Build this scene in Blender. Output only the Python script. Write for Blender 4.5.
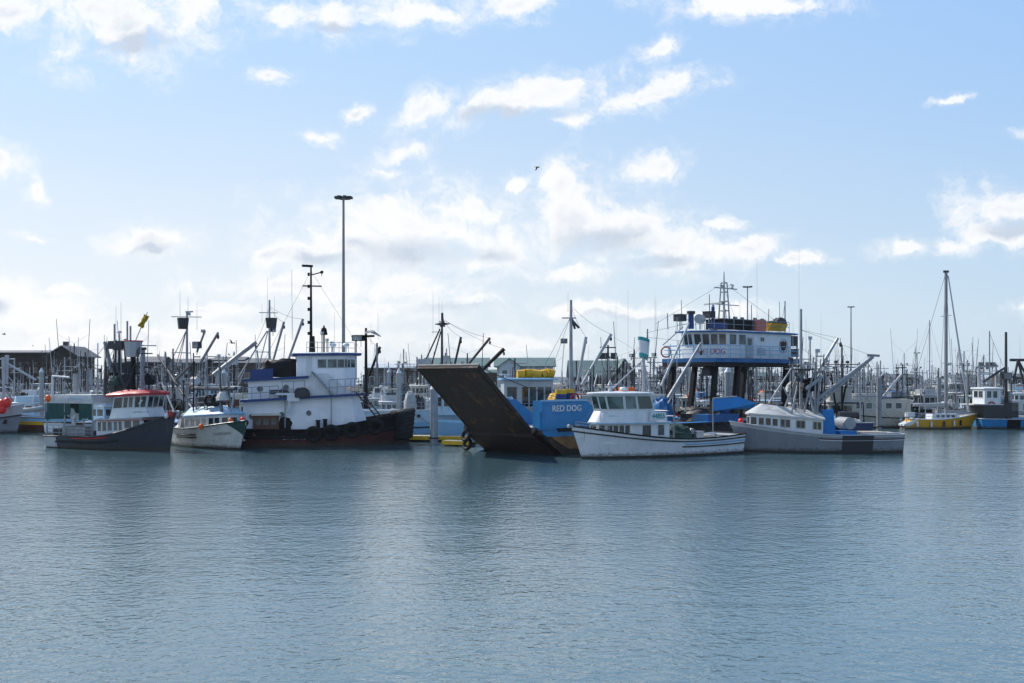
import bpy, math, random
from mathutils import Vector, Matrix
R = math.radians
scene = bpy.context.scene
for o in list(bpy.data.objects): bpy.data.objects.remove(o, do_unlink=True)
col = scene.collection

# ------------------------------------------------------------------ camera
F, H, HY = 1100.0, 5.5, 380.0          # focal length in pixels, eye height over the water, horizon row
cd = bpy.data.cameras.new("camera"); cam = bpy.data.objects.new("camera", cd); col.objects.link(cam)
cam.location = (0, 0, H); cam.rotation_euler = (R(90), 0, 0)
cd.sensor_width = 36; cd.lens = 36 * F / 1024; cd.shift_y = (HY - 341.5) / 1024
cd.clip_start = 0.3; cd.clip_end = 20000
scene.camera = cam

# ------------------------------------------------------------------ sky, sun, exposure
SUN_AZ, SUN_EL = 52.0, 44.0            # degrees to the left of the view, and above the horizon
scene.view_settings.view_transform = 'Standard'; scene.view_settings.look = 'None'
scene.view_settings.exposure = 0.62; scene.view_settings.gamma = 1; scene.view_settings.use_curve_mapping = False
world = bpy.data.worlds.new("World"); scene.world = world; world.use_nodes = True

class NT:
    """small helper for writing node trees"""
    def __init__(s, tree): s.t = tree; s.n = tree.nodes; s.l = tree.links
    def node(s, typ, ins=None, **kw):
        n = s.n.new(typ)
        for k, v in kw.items(): setattr(n, k, v)
        for k, v in (ins or {}).items():
            if hasattr(v, 'is_output'): s.l.new(v, n.inputs[k])
            else: n.inputs[k].default_value = v
        return n
    def math(s, op, a, b=0.0, c=0.0, clamp=False):
        n = s.node('ShaderNodeMath', {0: a, 1: b, 2: c}, operation=op, use_clamp=clamp); return n.outputs[0]
    def vec(s, op, a, b=(0, 0, 0), c=None):
        ins = {0: a, 1: b}
        if c is not None: ins[2] = c
        n = s.node('ShaderNodeVectorMath', ins, operation=op)
        return n.outputs['Value'] if op in ('LENGTH', 'DOT_PRODUCT') else n.outputs[0]
    def noise(s, v, scale, detail=3, rough=.5, dist=0.0):
        n = s.node('ShaderNodeTexNoise', {'Vector': v, 'Scale': scale, 'Detail': detail, 'Roughness': rough, 'Distortion': dist})
        return n.outputs[0]
    def ramp(s, v, a, b, lo=0.0, hi=1.0, smooth=True):
        n = s.node('ShaderNodeMapRange', {0: v, 1: a, 2: b, 3: lo, 4: hi}, interpolation_type='SMOOTHSTEP' if smooth else 'LINEAR', clamp=True)
        return n.outputs[0]
    def mix(s, f, a, b):
        n = s.node('ShaderNodeMix', {0: f, 6: a, 7: b}, data_type='RGBA'); return n.outputs[2]

def build_sky():
    t = NT(world.node_tree); t.n.clear()
    sky = t.node('ShaderNodeTexSky', sky_type='NISHITA', sun_disc=False, sun_elevation=R(SUN_EL), sun_rotation=R(-SUN_AZ),
                 altitude=0, air_density=1.0, dust_density=.6, ozone_density=1.6)
    d = t.node('ShaderNodeTexCoord').outputs['Generated']
    sep = t.node('ShaderNodeSeparateXYZ', {0: d})
    ay = t.math('ADD', t.math('ABSOLUTE', sep.outputs[1]), .04)
    u = t.math('DIVIDE', sep.outputs[0], ay); v = t.math('DIVIDE', sep.outputs[2], ay)
    p = t.node('ShaderNodeCombineXYZ', {0: u, 1: v, 2: t.math('MULTIPLY', sep.outputs[1], .4)}).outputs[0]
    # warp the cloud plane so that edges billow
    w1 = t.node('ShaderNodeTexNoise', {'Vector': p, 'Scale': 15.0, 'Detail': 6.0, 'Roughness': .62}).outputs['Color']
    w = t.vec('MULTIPLY_ADD', w1, (.058, .042, 0), (-.029, -.009, 0))
    pw = t.vec('ADD', p, w)
    # cumulus banks: azimuth / elevation of each, as directions
    blobs = [(150,26,80,42),(208,16,28,30),(20,20,48,20),(340,18,66,19),(445,12,64,15),(510,4,40,14),(730,6,78,17),(655,47,21,9),(282,73,22,8),
      (515,100,84,19),(556,88,40,15),(640,92,62,14),(672,78,26,12),(357,106,12,8),(405,149,27,10),(390,166,16,7),(430,108,36,16),(325,134,18,7),(558,120,22,6),
      (15,152,34,17),(56,182,10,15),(170,235,50,12),(52,231,16,5),(430,222,104,42),(365,240,78,28),(470,205,50,22),(300,248,46,17),(500,240,70,38),(560,180,32,26),(575,208,42,36),
      (620,225,56,34),(665,238,44,24),(735,241,38,11),(655,160,26,13),(518,176,15,9),(455,205,44,14),(720,219,18,6),(790,251,24,5),(475,293,44,8),(610,297,78,8),(690,300,60,9),
      (1000,205,58,25),(985,228,44,14),(935,240,26,11),(882,242,30,8),(1015,301,30,6),(1018,126,20,7),(933,99,16,4),
      (60,305,80,20),(20,290,40,20),(240,300,50,16),(180,330,120,18),(390,300,90,16),(300,330,200,20),(85,283,26,6),(215,300,30,10),(490,330,70,10),(100,340,150,22),
      (300,280,120,16),(420,282,80,18),(560,262,60,10)]
    tilted = {(515, 100), (640, 92), (672, 78), (655, 160), (357, 106), (405, 149), (735, 241), (556, 88), (430, 108), (655, 47), (510, 4)}
    sp = t.node('ShaderNodeSeparateXYZ', {0: pw}); pt = t.node('ShaderNodeCombineXYZ', {0: sp.outputs[0], 1: t.math('SUBTRACT', sp.outputs[1], t.math('MULTIPLY', sp.outputs[0], .20)), 2: sp.outputs[2]}).outputs[0]
    dm = None
    for (px, py, rx, ry) in blobs:
        uc, vc = (px - 512) / F, (HY - py) / F
        su, sv = F / rx, F / ry; tilt = (px, py) in tilted
        if tilt: vc -= .20 * uc
        q = t.vec('LENGTH', t.vec('MULTIPLY_ADD', pt if tilt else pw, (su, sv, 0), (-uc * su, -vc * sv, 0)))
        dm = q if dm is None else t.node('ShaderNodeMath', {0: dm, 1: q, 2: .35}, operation='SMOOTH_MIN').outputs[0]
    n1 = t.noise(pw, 19, 9, .66); s1 = t.noise(pw, 9, 5, .55); s2 = t.noise(t.vec('ADD', pw, (-.016, .024, 0)), 9, 5, .55)
    dens = t.math('ADD', t.math('SUBTRACT', 1.0, dm), t.math('MULTIPLY', t.math('SUBTRACT', n1, .5), 3.6))
    # drifting cumulus in the rest of the sky, above and beside the view
    n3 = t.noise(t.vec('MULTIPLY', p, (1, 1.7, 1)), 3.1, 6, .6)
    far = t.math('MULTIPLY', t.ramp(n3, .56, .72), t.ramp(t.math('ABSOLUTE', t.math('SUBTRACT', v, .12)), .24, .42))
    wisp = t.math('MULTIPLY', t.ramp(dens, -.75, .35), t.ramp(t.noise(t.vec('MULTIPLY', pw, (1, 1.6, 1)), 42, 6, .7), .34, .70, 0, .72))
    cover = t.math('MAXIMUM', t.math('MAXIMUM', t.ramp(dens, -.12, .66), wisp), far)
    # veil of thin cloud towards the sun and low down
    veil_n = t.noise(t.vec('MULTIPLY', p, (1.0, 3.2, 1)), 5.0, 5, .6)
    veil = t.math('MULTIPLY', t.math('MULTIPLY', t.ramp(u, .35, -.45, .12, 1.0), t.ramp(v, .26, .02, .05, .95)), t.ramp(veil_n, .25, .70, .35, 1.0))
    cover = t.math('MULTIPLY', cover, .93)
    lit = t.ramp(t.math('SUBTRACT', s1, s2), -.16, .13)
    thick = t.ramp(dens, .40, 1.7)                  # the sun stands behind: thin edges glow, thick cores are greyer
    shade = t.math('MULTIPLY', t.math('SUBTRACT', 1.05, lit), thick)
    bases = [(420,246,70,20),(482,246,40,14),(330,256,44,9),(600,232,56,18),(655,252,44,8),(155,44,52,11),(10,297,24,10),(1000,224,48,11),(515,113,58,9),(160,243,38,7),(470,300,60,6),(620,303,70,5),(345,32,50,7)]
    gm = None
    for (px, py, rx, ry) in bases:
        q = t.vec('LENGTH', t.vec('MULTIPLY_ADD', pw, (F / rx, F / ry, 0), (-(px - 512) / rx, -(HY - py) / ry, 0)))
        gm = q if gm is None else t.math('MINIMUM', gm, q)
    under = t.ramp(t.math('ADD', gm, t.math('MULTIPLY', t.math('SUBTRACT', s1, .5), 1.6)), 1.15, .25)
    shade = t.math('MINIMUM', t.math('ADD', shade, t.math('MULTIPLY', under, .95)), 1.0)
    CB = 6.7
    ccol = t.mix(shade, (CB, CB * 1.0, CB * 1.0, 1), (CB * .60, CB * .67, CB * .78, 1))
    vcol = (5.9, 6.0, 6.15, 1)
    hz = t.mix(t.ramp(u, -.55, .45, smooth=False), (5.6, 5.8, 6.05, 1), (3.7, 4.7, 5.65, 1))
    zc = t.mix(t.ramp(u, -.55, .45, smooth=False), (3.5, 4.95, 6.6, 1), (2.45, 4.0, 6.35, 1))
    air = t.mix(t.ramp(v, .0, .36), hz, zc)
    air = t.mix(t.ramp(v, .4, 1.6), air, (1.0, 2.2, 4.8, 1))
    base = t.mix(.85, sky.outputs[0], air)
    base = t.mix(t.math('MULTIPLY', veil, .6), base, vcol)
    out = t.mix(cover, base, ccol)
    bg = t.node('ShaderNodeBackground', {0: out, 1: .10})
    t.node('ShaderNodeOutputWorld', {0: bg.outputs[0]})
build_sky()

sd = bpy.data.lights.new("sun", 'SUN'); sd.energy = 3.6; sd.angle = R(.53); sd.color = (1, .95, .88)
sun = bpy.data.objects.new("sun", sd); col.objects.link(sun)
sv = Vector((-math.sin(R(SUN_AZ)) * math.cos(R(SUN_EL)), math.cos(R(SUN_AZ)) * math.cos(R(SUN_EL)), math.sin(R(SUN_EL))))
sun.rotation_euler = sv.to_track_quat('Z', 'Y').to_euler(); sun.location = (0, 0, 60)

# ------------------------------------------------------------------ materials
MATS = {}; PARAMS = {}
def pmat(name, rgb, rough=.5, dirt=.25, dirtcol=(.16, .13, .10), rust=0.0, streak=.3, metal=0.0, bump=.0, scale=1.0, spec=.4, wl=False):
    if name in MATS: return MATS[name]
    PARAMS[name] = dict(rgb=rgb, rough=rough, dirt=dirt, dirtcol=dirtcol, rust=rust, streak=streak, metal=metal, bump=bump, scale=scale, spec=spec)
    m = bpy.data.materials.new(name); m.use_nodes = True; t = NT(m.node_tree); t.n.clear()
    oc = t.node('ShaderNodeTexCoord').outputs['Object']
    n = t.noise(oc, 1.3 * scale, 6, .62)
    c = t.mix(t.ramp(n, .38, .75, 0, dirt), (*rgb, 1), (*[.45 * a + .25 * b for a, b in zip(rgb, dirtcol)], 1))
    if streak:
        s = t.noise(t.vec('MULTIPLY', oc, (5, 5, .45)), 1.6 * scale, 5, .65)
        c = t.mix(t.ramp(s, .54, .76, 0, streak), c, (*[.35 * a + .35 * b for a, b in zip(rgb, dirtcol)], 1))
    if rust:
        r = t.noise(t.vec('MULTIPLY', oc, (1.4, 1.4, .7)), 1.5 * scale, 8, .72)
        r2 = t.noise(oc, 9 * scale, 4, .6)
        rc = t.mix(r2, (.05, .022, .012, 1), (.22, .085, .032, 1))
        c = t.mix(t.ramp(r, .66 - .24 * rust, .74 - .16 * rust, 0, .9), c, rc)
    if wl:                            # weed and scum along the waterline, rust runs from the scuppers
        z = t.node('ShaderNodeSeparateXYZ', {0: oc}).outputs[2]; g = t.noise(t.vec('MULTIPLY', oc, (1.6, 1.6, 2.5)), 2.2, 5, .65)
        c = t.mix(t.ramp(t.math('SUBTRACT', z, t.math('MULTIPLY', g, .75)), .08, -.22, 0, .75), c, (.05, .05, .032, 1))
        rr = t.noise(t.vec('MULTIPLY', oc, (3.2, 3.2, .22)), 1.5, 4, .6); c = t.mix(t.ramp(rr, .60, .74, 0, .45), c, (.15, .075, .035, 1))
        sc = t.noise(t.vec('MULTIPLY', oc, (.8, .8, 4)), 2.4, 5, .7); c = t.mix(t.ramp(sc, .62, .75, 0, .25), c, (.10, .10, .10, 1))
    b = t.node('ShaderNodeBsdfPrincipled', {'Base Color': c, 'Roughness': t.ramp(n, .3, .7, max(.05, rough - .12), min(1, rough + .15)), 'Metallic': metal, 'Specular IOR Level': spec})
    if bump:
        bn = t.node('ShaderNodeBump', {'Strength': bump, 'Distance': .05, 'Height': t.noise(oc, 6 * scale, 5, .6)}); t.l.new(bn.outputs[0], b.inputs['Normal'])
    t.node('ShaderNodeOutputMaterial', {0: b.outputs[0]}); MATS[name] = m; return m

M = dict(
 white=pmat('white paint', (.63, .65, .66), .42, .3, streak=.35), whiteworn=pmat('worn white paint', (.50, .50, .48), .5, .45, rust=.22, streak=.45),
 tugwhite=pmat('bright white house paint', (.80, .80, .83), .4, .18, rust=.05, streak=.22),
 cream=pmat('cream paint', (.60, .57, .48), .45, .35, streak=.3), pale=pmat('pale blue paint', (.40, .55, .66), .42, .25, streak=.25), sky=pmat('sky blue paint', (.22, .43, .62), .45, .25),
 lgrey=pmat('light grey paint', (.40, .42, .44), .5, .35), grey=pmat('grey hull paint', (.20, .22, .25), .48, .4, streak=.4), slate=pmat('slate blue paint', (.024, .032, .045), .45, .4, streak=.35),
 navy=pmat('navy paint', (.012, .03, .10), .4, .3), blue=pmat('royal blue paint', (.012, .045, .17), .42, .3, streak=.25), vblue=pmat('bright blue paint', (.014, .185, .44), .5, .4, (.03, .03, .04), rust=.2, streak=.45),
 dgreen=pmat('dark green paint', (.010, .05, .045), .5, .3), green=pmat('green paint', (.03, .13, .08), .5, .3), teal=pmat('teal paint', (.02, .28, .30), .5, .2), red=pmat('red paint', (.42, .025, .03), .5, .25, streak=.2), maroon=pmat('red bottom paint', (.075, .018, .015), .6, .8, (.03, .02, .02), streak=.6),
 black=pmat('black paint', (.010, .010, .011), .62, .5, (.08, .06, .05), rust=.2, spec=.2), dark=pmat('dark grey steel', (.035, .036, .04), .55, .4, rust=.15), rubber=pmat('black rubber', (.012, .012, .012), .8, .5, (.06, .06, .06)),
 dblue=pmat('deep blue paint', (.012, .105, .27), .5, .4, (.03, .03, .04), rust=.18, streak=.4), alu=pmat('weathered aluminium', (.28, .29, .31), .42, .3, metal=.55, streak=.3), galv=pmat('galvanised steel', (.30, .32, .34), .5, .4, metal=.3, rust=.1, streak=.4), pipe=pmat('grey painted pipe', (.24, .25, .27), .5, .4, rust=.12),
 wood=pmat('brown varnished wood', (.12, .045, .025), .5, .4), deckw=pmat('weathered deck planks', (.36, .32, .26), .75, .5, bump=.2), deckg=pmat('grey deck paint', (.30, .31, .31), .7, .5), plank=pmat('bleached dock planks', (.32, .30, .27), .85, .5, bump=.3),
 yellow=pmat('yellow paint', (.62, .36, .015), .5, .35, streak=.25), hullyellow=pmat('ochre yellow hull paint', (.52, .27, .012), .45, .25, streak=.25), orange=pmat('orange plastic', (.75, .13, .02), .45, .15, streak=0), redball=pmat('red inflated plastic', (.72, .03, .02), .35, .12, streak=0),
 pink=pmat('faded red plastic', (.50, .16, .13), .55, .25), tarp=pmat('blue tarpaulin', (.012, .17, .45), .55, .2, bump=.6), gtarp=pmat('green tarpaulin', (.008, .06, .055), .7, .3, bump=.5), net=pmat('dark green net', (.025, .06, .05), .95, .6, (.1, .1, .08), bump=1, scale=2),
 rope=pmat('rope', (.30, .27, .20), .9, .4), wire=pmat('steel wire', (.06, .065, .07), .5, 0, streak=0), boot=pmat('dark bottom paint', (.02, .022, .028), .6, .4), hullrust=pmat('rusted black bottom', (.022, .018, .016), .7, .5, (.12, .09, .05), rust=.42, streak=.5),
 rampst=pmat('rusted ramp steel', (.024, .017, .013), .85, .6, (.22, .17, .13), rust=.45, streak=.4, bump=.5, scale=.45), mossy=pmat('rust stained ochre plating', (.20, .125, .05), .75, .8, (.05, .03, .02), rust=.55, streak=.5),
 concrete=pmat('concrete', (.34, .33, .31), .85, .4), roofgreen=pmat('green metal roofing', (.10, .155, .14), .5, .3), roofgrey=pmat('grey roofing', (.10, .105, .115), .7, .4), timber=pmat('dark weathered timber', (.018, .014, .013), .8, .4), siding=pmat('pale grey siding', (.42, .46, .48), .7, .25), sidingw=pmat('brown cedar siding', (.06, .046, .036), .8, .4),
 gravel=pmat('gravel', (.085, .08, .072), .95, .6, bump=1), beige=pmat('beige gelcoat', (.42, .40, .35), .45, .35), canvas=pmat('grey canvas', (.35, .36, .36), .8, .3, bump=.4), flag=pmat('yellow cloth', (.42, .29, .02), .8, .1, streak=0), bird=pmat('dark feathers', (.03, .028, .026), .8, .2, streak=0), birdw=pmat('white and grey feathers', (.3, .3, .3), .8, .2, streak=0),
)
def hullmat(k):
    nm = M[k].name
    return pmat(nm + ' on hull', wl=True, **PARAMS[nm]) if nm in PARAMS else M[k]
def glass_mat(name, rgb, rough):
    m = bpy.data.materials.new(name); m.use_nodes = True; t = NT(m.node_tree); t.n.clear()
    oc = t.node('ShaderNodeTexCoord').outputs['Object']
    c = t.mix(t.ramp(t.noise(oc, 1.1, 3), .42, .62), (*rgb, 1), (*[x * 3 + .02 for x in rgb], 1))
    b = t.node('ShaderNodeBsdfPrincipled', {'Base Color': c, 'Roughness': rough, 'IOR': 1.5, 'Specular IOR Level': .6})
    t.node('ShaderNodeOutputMaterial', {0: b.outputs[0]}); return m
M['glass'] = glass_mat('window glass', (.014, .02, .023), .06)
M['glassg'] = glass_mat('greenish window glass', (.02, .045, .045), .06)
M['lens'] = glass_mat('lamp lens', (.12, .13, .14), .15)

# ------------------------------------------------------------------ mesh builder
def W(px, py):                       # the point of the water surface seen at a pixel
    Y = H * F / (py - HY); return Vector(((px - 512) * Y / F, Y, 0))
def P(px, py, Y): return Vector(((px - 512) * Y / F, Y, H - (py - HY) * Y / F))

class MB:
    def __init__(s, shear=0.0): s.v = []; s.f = []; s.m = []; s.k = shear
    def add(s, vs, fs, mi=0):
        o = len(s.v); s.v += [Vector(v) for v in vs]
        for f in fs: s.f.append([i + o for i in f]); s.m.append(mi)
        return s
    def box8(s, a, b, mi=0):         # a: four bottom points, b: four top points
        return s.add(list(a) + list(b), [(3, 2, 1, 0), (4, 5, 6, 7), (0, 1, 5, 4), (1, 2, 6, 5), (2, 3, 7, 6), (3, 0, 4, 7)], mi)
    def box(s, c, d, rz=0.0, mi=0, tilt=None):
        x, y, z = d[0] / 2, d[1] / 2, d[2] / 2
        m = Matrix.Rotation(rz, 3, 'Z')
        if tilt: m = m @ Matrix.Rotation(tilt[0], 3, 'X') @ Matrix.Rotation(tilt[1], 3, 'Y')
        q = [m @ Vector(p) + Vector(c) for p in ((-x, -y, -z), (x, -y, -z), (x, y, -z), (-x, y, -z), (-x, -y, z), (x, -y, z), (x, y, z), (-x, y, z))]
        return s.box8(q[:4], q[4:], mi)
    def tube(s, a, b, r0, r1=None, n=8, mi=0):
        a, b = Vector(a), Vector(b); r1 = r0 if r1 is None else r1
        d = (b - a).normalized(); e = d.orthogonal().normalized(); g = d.cross(e)
        vs = [];
        for c, r in ((a, r0), (b, r1)):
            vs += [c + (e * math.cos(2 * math.pi * i / n) + g * math.sin(2 * math.pi * i / n)) * r for i in range(n)]
        return s.add(vs, [(i, (i + 1) % n, n + (i + 1) % n, n + i) for i in range(n)] + [tuple(range(n))[::-1], tuple(range(n, 2 * n))], mi)
    def path(s, pts, r, n=6, mi=0):
        for a, b in zip(pts[:-1], pts[1:]): s.tube(a, b, r, r, n, mi)
        return s
    def ball(s, c, r, n=10, m=6, mi=0):
        r = (r, r, r) if not hasattr(r, '__len__') else r; c = Vector(c); vs = []
        for j in range(m + 1):
            a = math.pi * j / m
            for i in range(n):
                b = 2 * math.pi * i / n; vs.append(c + Vector((r[0] * math.sin(a) * math.cos(b), r[1] * math.sin(a) * math.sin(b), r[2] * math.cos(a))))
        return s.add(vs, [(j * n + i, (j + 1) * n + i, (j + 1) * n + (i + 1) % n, j * n + (i + 1) % n) for j in range(m) for i in range(n)], mi)
    def torus(s, c, ax, RR, r, n=16, m=7, mi=0):
        c, d = Vector(c), Vector(ax).normalized(); e = d.orthogonal().normalized(); g = d.cross(e); vs = []
        for i in range(n):
            a = 2 * math.pi * i / n; q = e * math.cos(a) + g * math.sin(a)
            for j in range(m):
                b = 2 * math.pi * j / m; vs.append(c + q * (RR + r * math.cos(b)) + d * r * math.sin(b))
        return s.add(vs, [(i * m + j, ((i + 1) % n) * m + j, ((i + 1) % n) * m + (j + 1) % m, i * m + (j + 1) % m) for i in range(n) for j in range(m)], mi)
    def rings(s, rs, cap0=True, cap1=True, mi=0, mats=None):
        n = len(rs[0]); o = len(s.v); s.v += [Vector(p) for r in rs for p in r]
        for j in range(len(rs) - 1):
            for i in range(n):
                s.f.append([o + j * n + i, o + j * n + (i + 1) % n, o + (j + 1) * n + (i + 1) % n, o + (j + 1) * n + i]); s.m.append(mats[j] if mats else mi)
        if cap0: s.f.append([o + i for i in range(n)][::-1]); s.m.append(mats[0] if mats else mi)
        if cap1: s.f.append([o + (len(rs) - 1) * n + i for i in range(n)]); s.m.append(mats[-1] if mats else mi)
        return s
    def prism(s, poly, z0, z1, mi=0): return s.rings([[(x, y, z0) for x, y in poly], [(x, y, z1) for x, y in poly]], mi=mi)
    def side(s, prof, y0, y1, mi=0):   # a profile in x, z pushed from y0 to y1
        return s.rings([[(x, y0, z) for x, z in prof], [(x, y1, z) for x, z in prof]], mi=mi)
    def panel(s, q, t, mi=0):
        q = [Vector(p) for p in q]; n = (q[1] - q[0]).cross(q[3] - q[0]).normalized() * t
        return s.box8(q, [p + n for p in q], mi)
    def build(s, name, mats, parent=None, smooth=True):
        if s.k:
            for v in s.v: v.z += s.k * v.x
        me = bpy.data.meshes.new(name); me.from_pydata([tuple(v) for v in s.v], [], s.f)
        for m in (mats if isinstance(mats, (list, tuple)) else [mats]): me.materials.append(M[m] if isinstance(m, str) else m)
        me.polygons.foreach_set('material_index', s.m); me.update()
        import bmesh
        bm = bmesh.new(); bm.from_mesh(me); bmesh.ops.recalc_face_normals(bm, faces=bm.faces[:]); bm.to_mesh(me); bm.free()
        if smooth:
            me.polygons.foreach_set('use_smooth', [True] * len(me.polygons)); me.set_sharp_from_angle(angle=R(38))
        o = bpy.data.objects.new(name, me); col.objects.link(o)
        if parent: o.parent = parent
        return o

LABELS = set()
def tag(o, label, cat, group=None, kind=None, shared=False):
    if label:
        n = len(label.split()); assert 4 <= n <= 16, (n, label)
        assert shared or label not in LABELS, label
        LABELS.add(label); o['label'] = label
    if cat: o['category'] = cat
    if group: o['group'] = group
    if kind: o['kind'] = kind
    return o
def empty(name, loc, rz, label, cat, group=None, shared=False):
    o = bpy.data.objects.new(name, None); col.objects.link(o); o.location = loc; o.rotation_euler = (0, 0, rz); o.empty_display_size = .3
    return tag(o, label, cat, group, shared=shared)
def structure(o): o['kind'] = 'structure'; return o

def lettering(name, text, size, mat, parent, origin, xdir, updir, align='CENTER', depth=.006, sx=1.0):
    if isinstance(text, int):         # a name too small to read in the photograph: strokes of its length and height
        rnd = random.Random(text); mb = MB(); n = text; w = size * .62
        for i in range(n):
            x = (i - (n - 1) / 2) * w; h = size * .34
            mb.box((x, 0, depth / 2), (w * .18, h * 2, depth)); mb.box((x + w * .27, rnd.choice((-.9, 0, .9)) * h, depth / 2 + .001), (w * .5, h * .35, depth))
        o = mb.build(name, mat, parent, False)
        x = Vector(xdir).normalized(); k = x.cross(Vector(updir)).normalized()
        o.matrix_local = Matrix.Translation(Vector(origin) + k * .012) @ Matrix((x, k.cross(x), k)).transposed().to_4x4(); return o
    cu = bpy.data.curves.new(name, 'FONT'); cu.body = text; cu.size = size; cu.extrude = depth; cu.align_x = align; cu.align_y = 'CENTER'; cu.offset = size * .012
    tmp = bpy.data.objects.new(name, cu); me = bpy.data.meshes.new_from_object(tmp); bpy.data.objects.remove(tmp); bpy.data.curves.remove(cu)
    me.materials.clear(); me.materials.append(M[mat]); o = bpy.data.objects.new(name, me); col.objects.link(o); o.parent = parent
    x = Vector(xdir).normalized(); n = x.cross(Vector(updir)).normalized(); y = n.cross(x)
    o.matrix_local = Matrix.Translation(Vector(origin) + n * .012) @ Matrix((x, y, n)).transposed().to_4x4() @ Matrix.Diagonal((sx, 1, 1, 1)); return o
# ------------------------------------------------------------------ boat kit
class Hull:
    def __init__(s, L, B, zs, zm, zb, rake=.9, trans=.85, tm=.42, draft=.7, pb=2.4, pw=1.6, wlf=.9, flare=1.2, bul=.4, tsl=.1, bexp=1.8):
        s.L, s.B, s.z3, s.rake, s.trans, s.tm, s.draft, s.pb, s.pw, s.wlf, s.flare, s.bul, s.tsl, s.bexp = L, B, (zs, zm, zb), rake, trans, tm, draft, pb, pw, wlf, flare, bul, tsl, bexp
    def S(s, t):
        a, b, c = s.z3
        if t < .38: k = 1 - t / .38; return b + (a - b) * k * k
        k = (t - .38) / .62; return b + (c - b) * k ** s.bexp
    def plan(s, t, p):
        if t < s.tm: return s.trans + (1 - s.trans) * math.sin(math.pi / 2 * t / s.tm)
        k = (t - s.tm) / (1 - s.tm); return max(.006, 1 - k ** p)
    def b(s, t, z):
        bs, bw = s.B / 2 * s.plan(t, s.pb), s.B / 2 * s.wlf * s.plan(t, s.pw)
        if z < 0: return bw * math.sqrt(max(0, 1 - (z / s.draft) ** 2))
        return bw + (bs - bw) * min(1, z / s.S(t)) ** s.flare
    def x(s, t, z):
        k = max(-.35, min(1, z / s.z3[2])); return -s.L / 2 - s.tsl * k * (1 - t) ** 3 + t * (s.L - s.rake) + s.rake * k * t ** 5
    def tx(s, x):                     # station of an x along the sheer
        lo, hi = 0.0, 1.0
        for _ in range(30):
            m = (lo + hi) / 2
            if s.x(m, s.S(m)) < x: lo = m
            else: hi = m
        return lo
    def pt(s, t, f, sd, out=0.0):     # point on the side: f of the height from water to sheer
        z = s.S(t) * f; return Vector((s.x(t, z), sd * (s.b(t, z) + out), z))
    def shell(s, parent, mats, bands, N=26):
        """bands: list of (fraction of the height, material index above it)"""
        mb = MB(); ts = [1 - (1 - i / N) ** 1.25 for i in range(N + 1)]
        rows = [(-s.draft, None), (-.5 * s.draft, None), (.03, None), (.16, None)]
        fr = [f for f, _ in bands]
        mi = [0, 0, 0]; fr2 = []
        for (f, m), g in zip(bands, fr[1:] + [1.0]):
            k = max(1, round((g - f) / .25))
            for j in range(k): fr2.append(f + (g - f) * (j + 1) / k); mi.append(m)
        st = []
        for t in ts:
            zz = [z for z, _ in rows] + [.16 + (s.S(t) - .16) * f for f in fr2]
            st.append([(s.x(t, z), s.b(t, z), z) for z in zz])
        K = len(st[0])
        for sd in (1, -1):
            o = len(mb.v); mb.v += [Vector((x, sd * y, z)) for r in st for x, y, z in r]
            for i in range(N):
                for j in range(K - 1):
                    mb.f.append([o + i * K + j, o + (i + 1) * K + j, o + (i + 1) * K + j + 1, o + i * K + j + 1]); mb.m.append(mi[j])
        for j in range(K - 1):
            a, b = st[0][j], st[0][j + 1]
            mb.add([a, b, (b[0], -b[1], b[2]), (a[0], -a[1], a[2])], [(0, 1, 2, 3)], mi[j])
        for sd in (1, -1):            # thickness of the bulwark and the inside face
            for i in range(N):
                q = []
                for t in (ts[i], ts[i + 1]):
                    S = s.S(t); q.append(((s.x(t, S), sd * s.b(t, S), S), (s.x(t, S) - .02, sd * max(0, s.b(t, S) - .08), S), (s.x(t, S) - .06, sd * max(0, s.b(t, S - s.bul) - .09), S - s.bul)))
                mb.add([q[0][0], q[1][0], q[1][1], q[0][1], q[0][2], q[1][2]], [(0, 1, 2, 3), (3, 2, 5, 4)], mi[-1])
        return mb.build('hull', [hullmat(m) for m in mats], parent)
    def deck(s, parent, mat, N=16, drop=None):
        mb = MB(); q = []
        for i in range(N + 1):
            t = i / N; z = s.S(t) - (s.bul if drop is None else drop); x = s.x(t, s.S(t)) - .06 + (.08 if i == 0 else 0)
            q.append((x, max(.004, s.b(t, z) - .07), z))
        vs = [];
        for x, y, z in q: vs += [(x, y, z), (x, 0, z + .04), (x, -y, z)]
        mb.add(vs, [(3 * i + a, 3 * i + 3 + a, 3 * i + 4 + a, 3 * i + 1 + a) for i in range(N) for a in (0, 1)])
        return mb.build('deck', mat, parent)
    def rail(s, parent, name, mat, f=1.0, r=.06, out=.02, t0=0.0, t1=1.0, N=22, stern=True, sides=(1, -1)):
        whole = t1 == 1.0 and t0 == 0 and stern
        mb = MB(); res = None
        for sd in sides:
            mb.path([s.pt(t0 + (t1 - t0) * i / N, f, sd, out) for i in range(N + 1)], r)
            if not whole: res = mb.build(name, mat, parent); mb = MB()
        if whole:
            mb.tube(s.pt(0, f, 1, out) + Vector((-.02, 0, 0)), s.pt(0, f, -1, out) + Vector((-.02, 0, 0)), r, n=6); res = mb.build(name, mat, parent)
        return res

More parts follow.
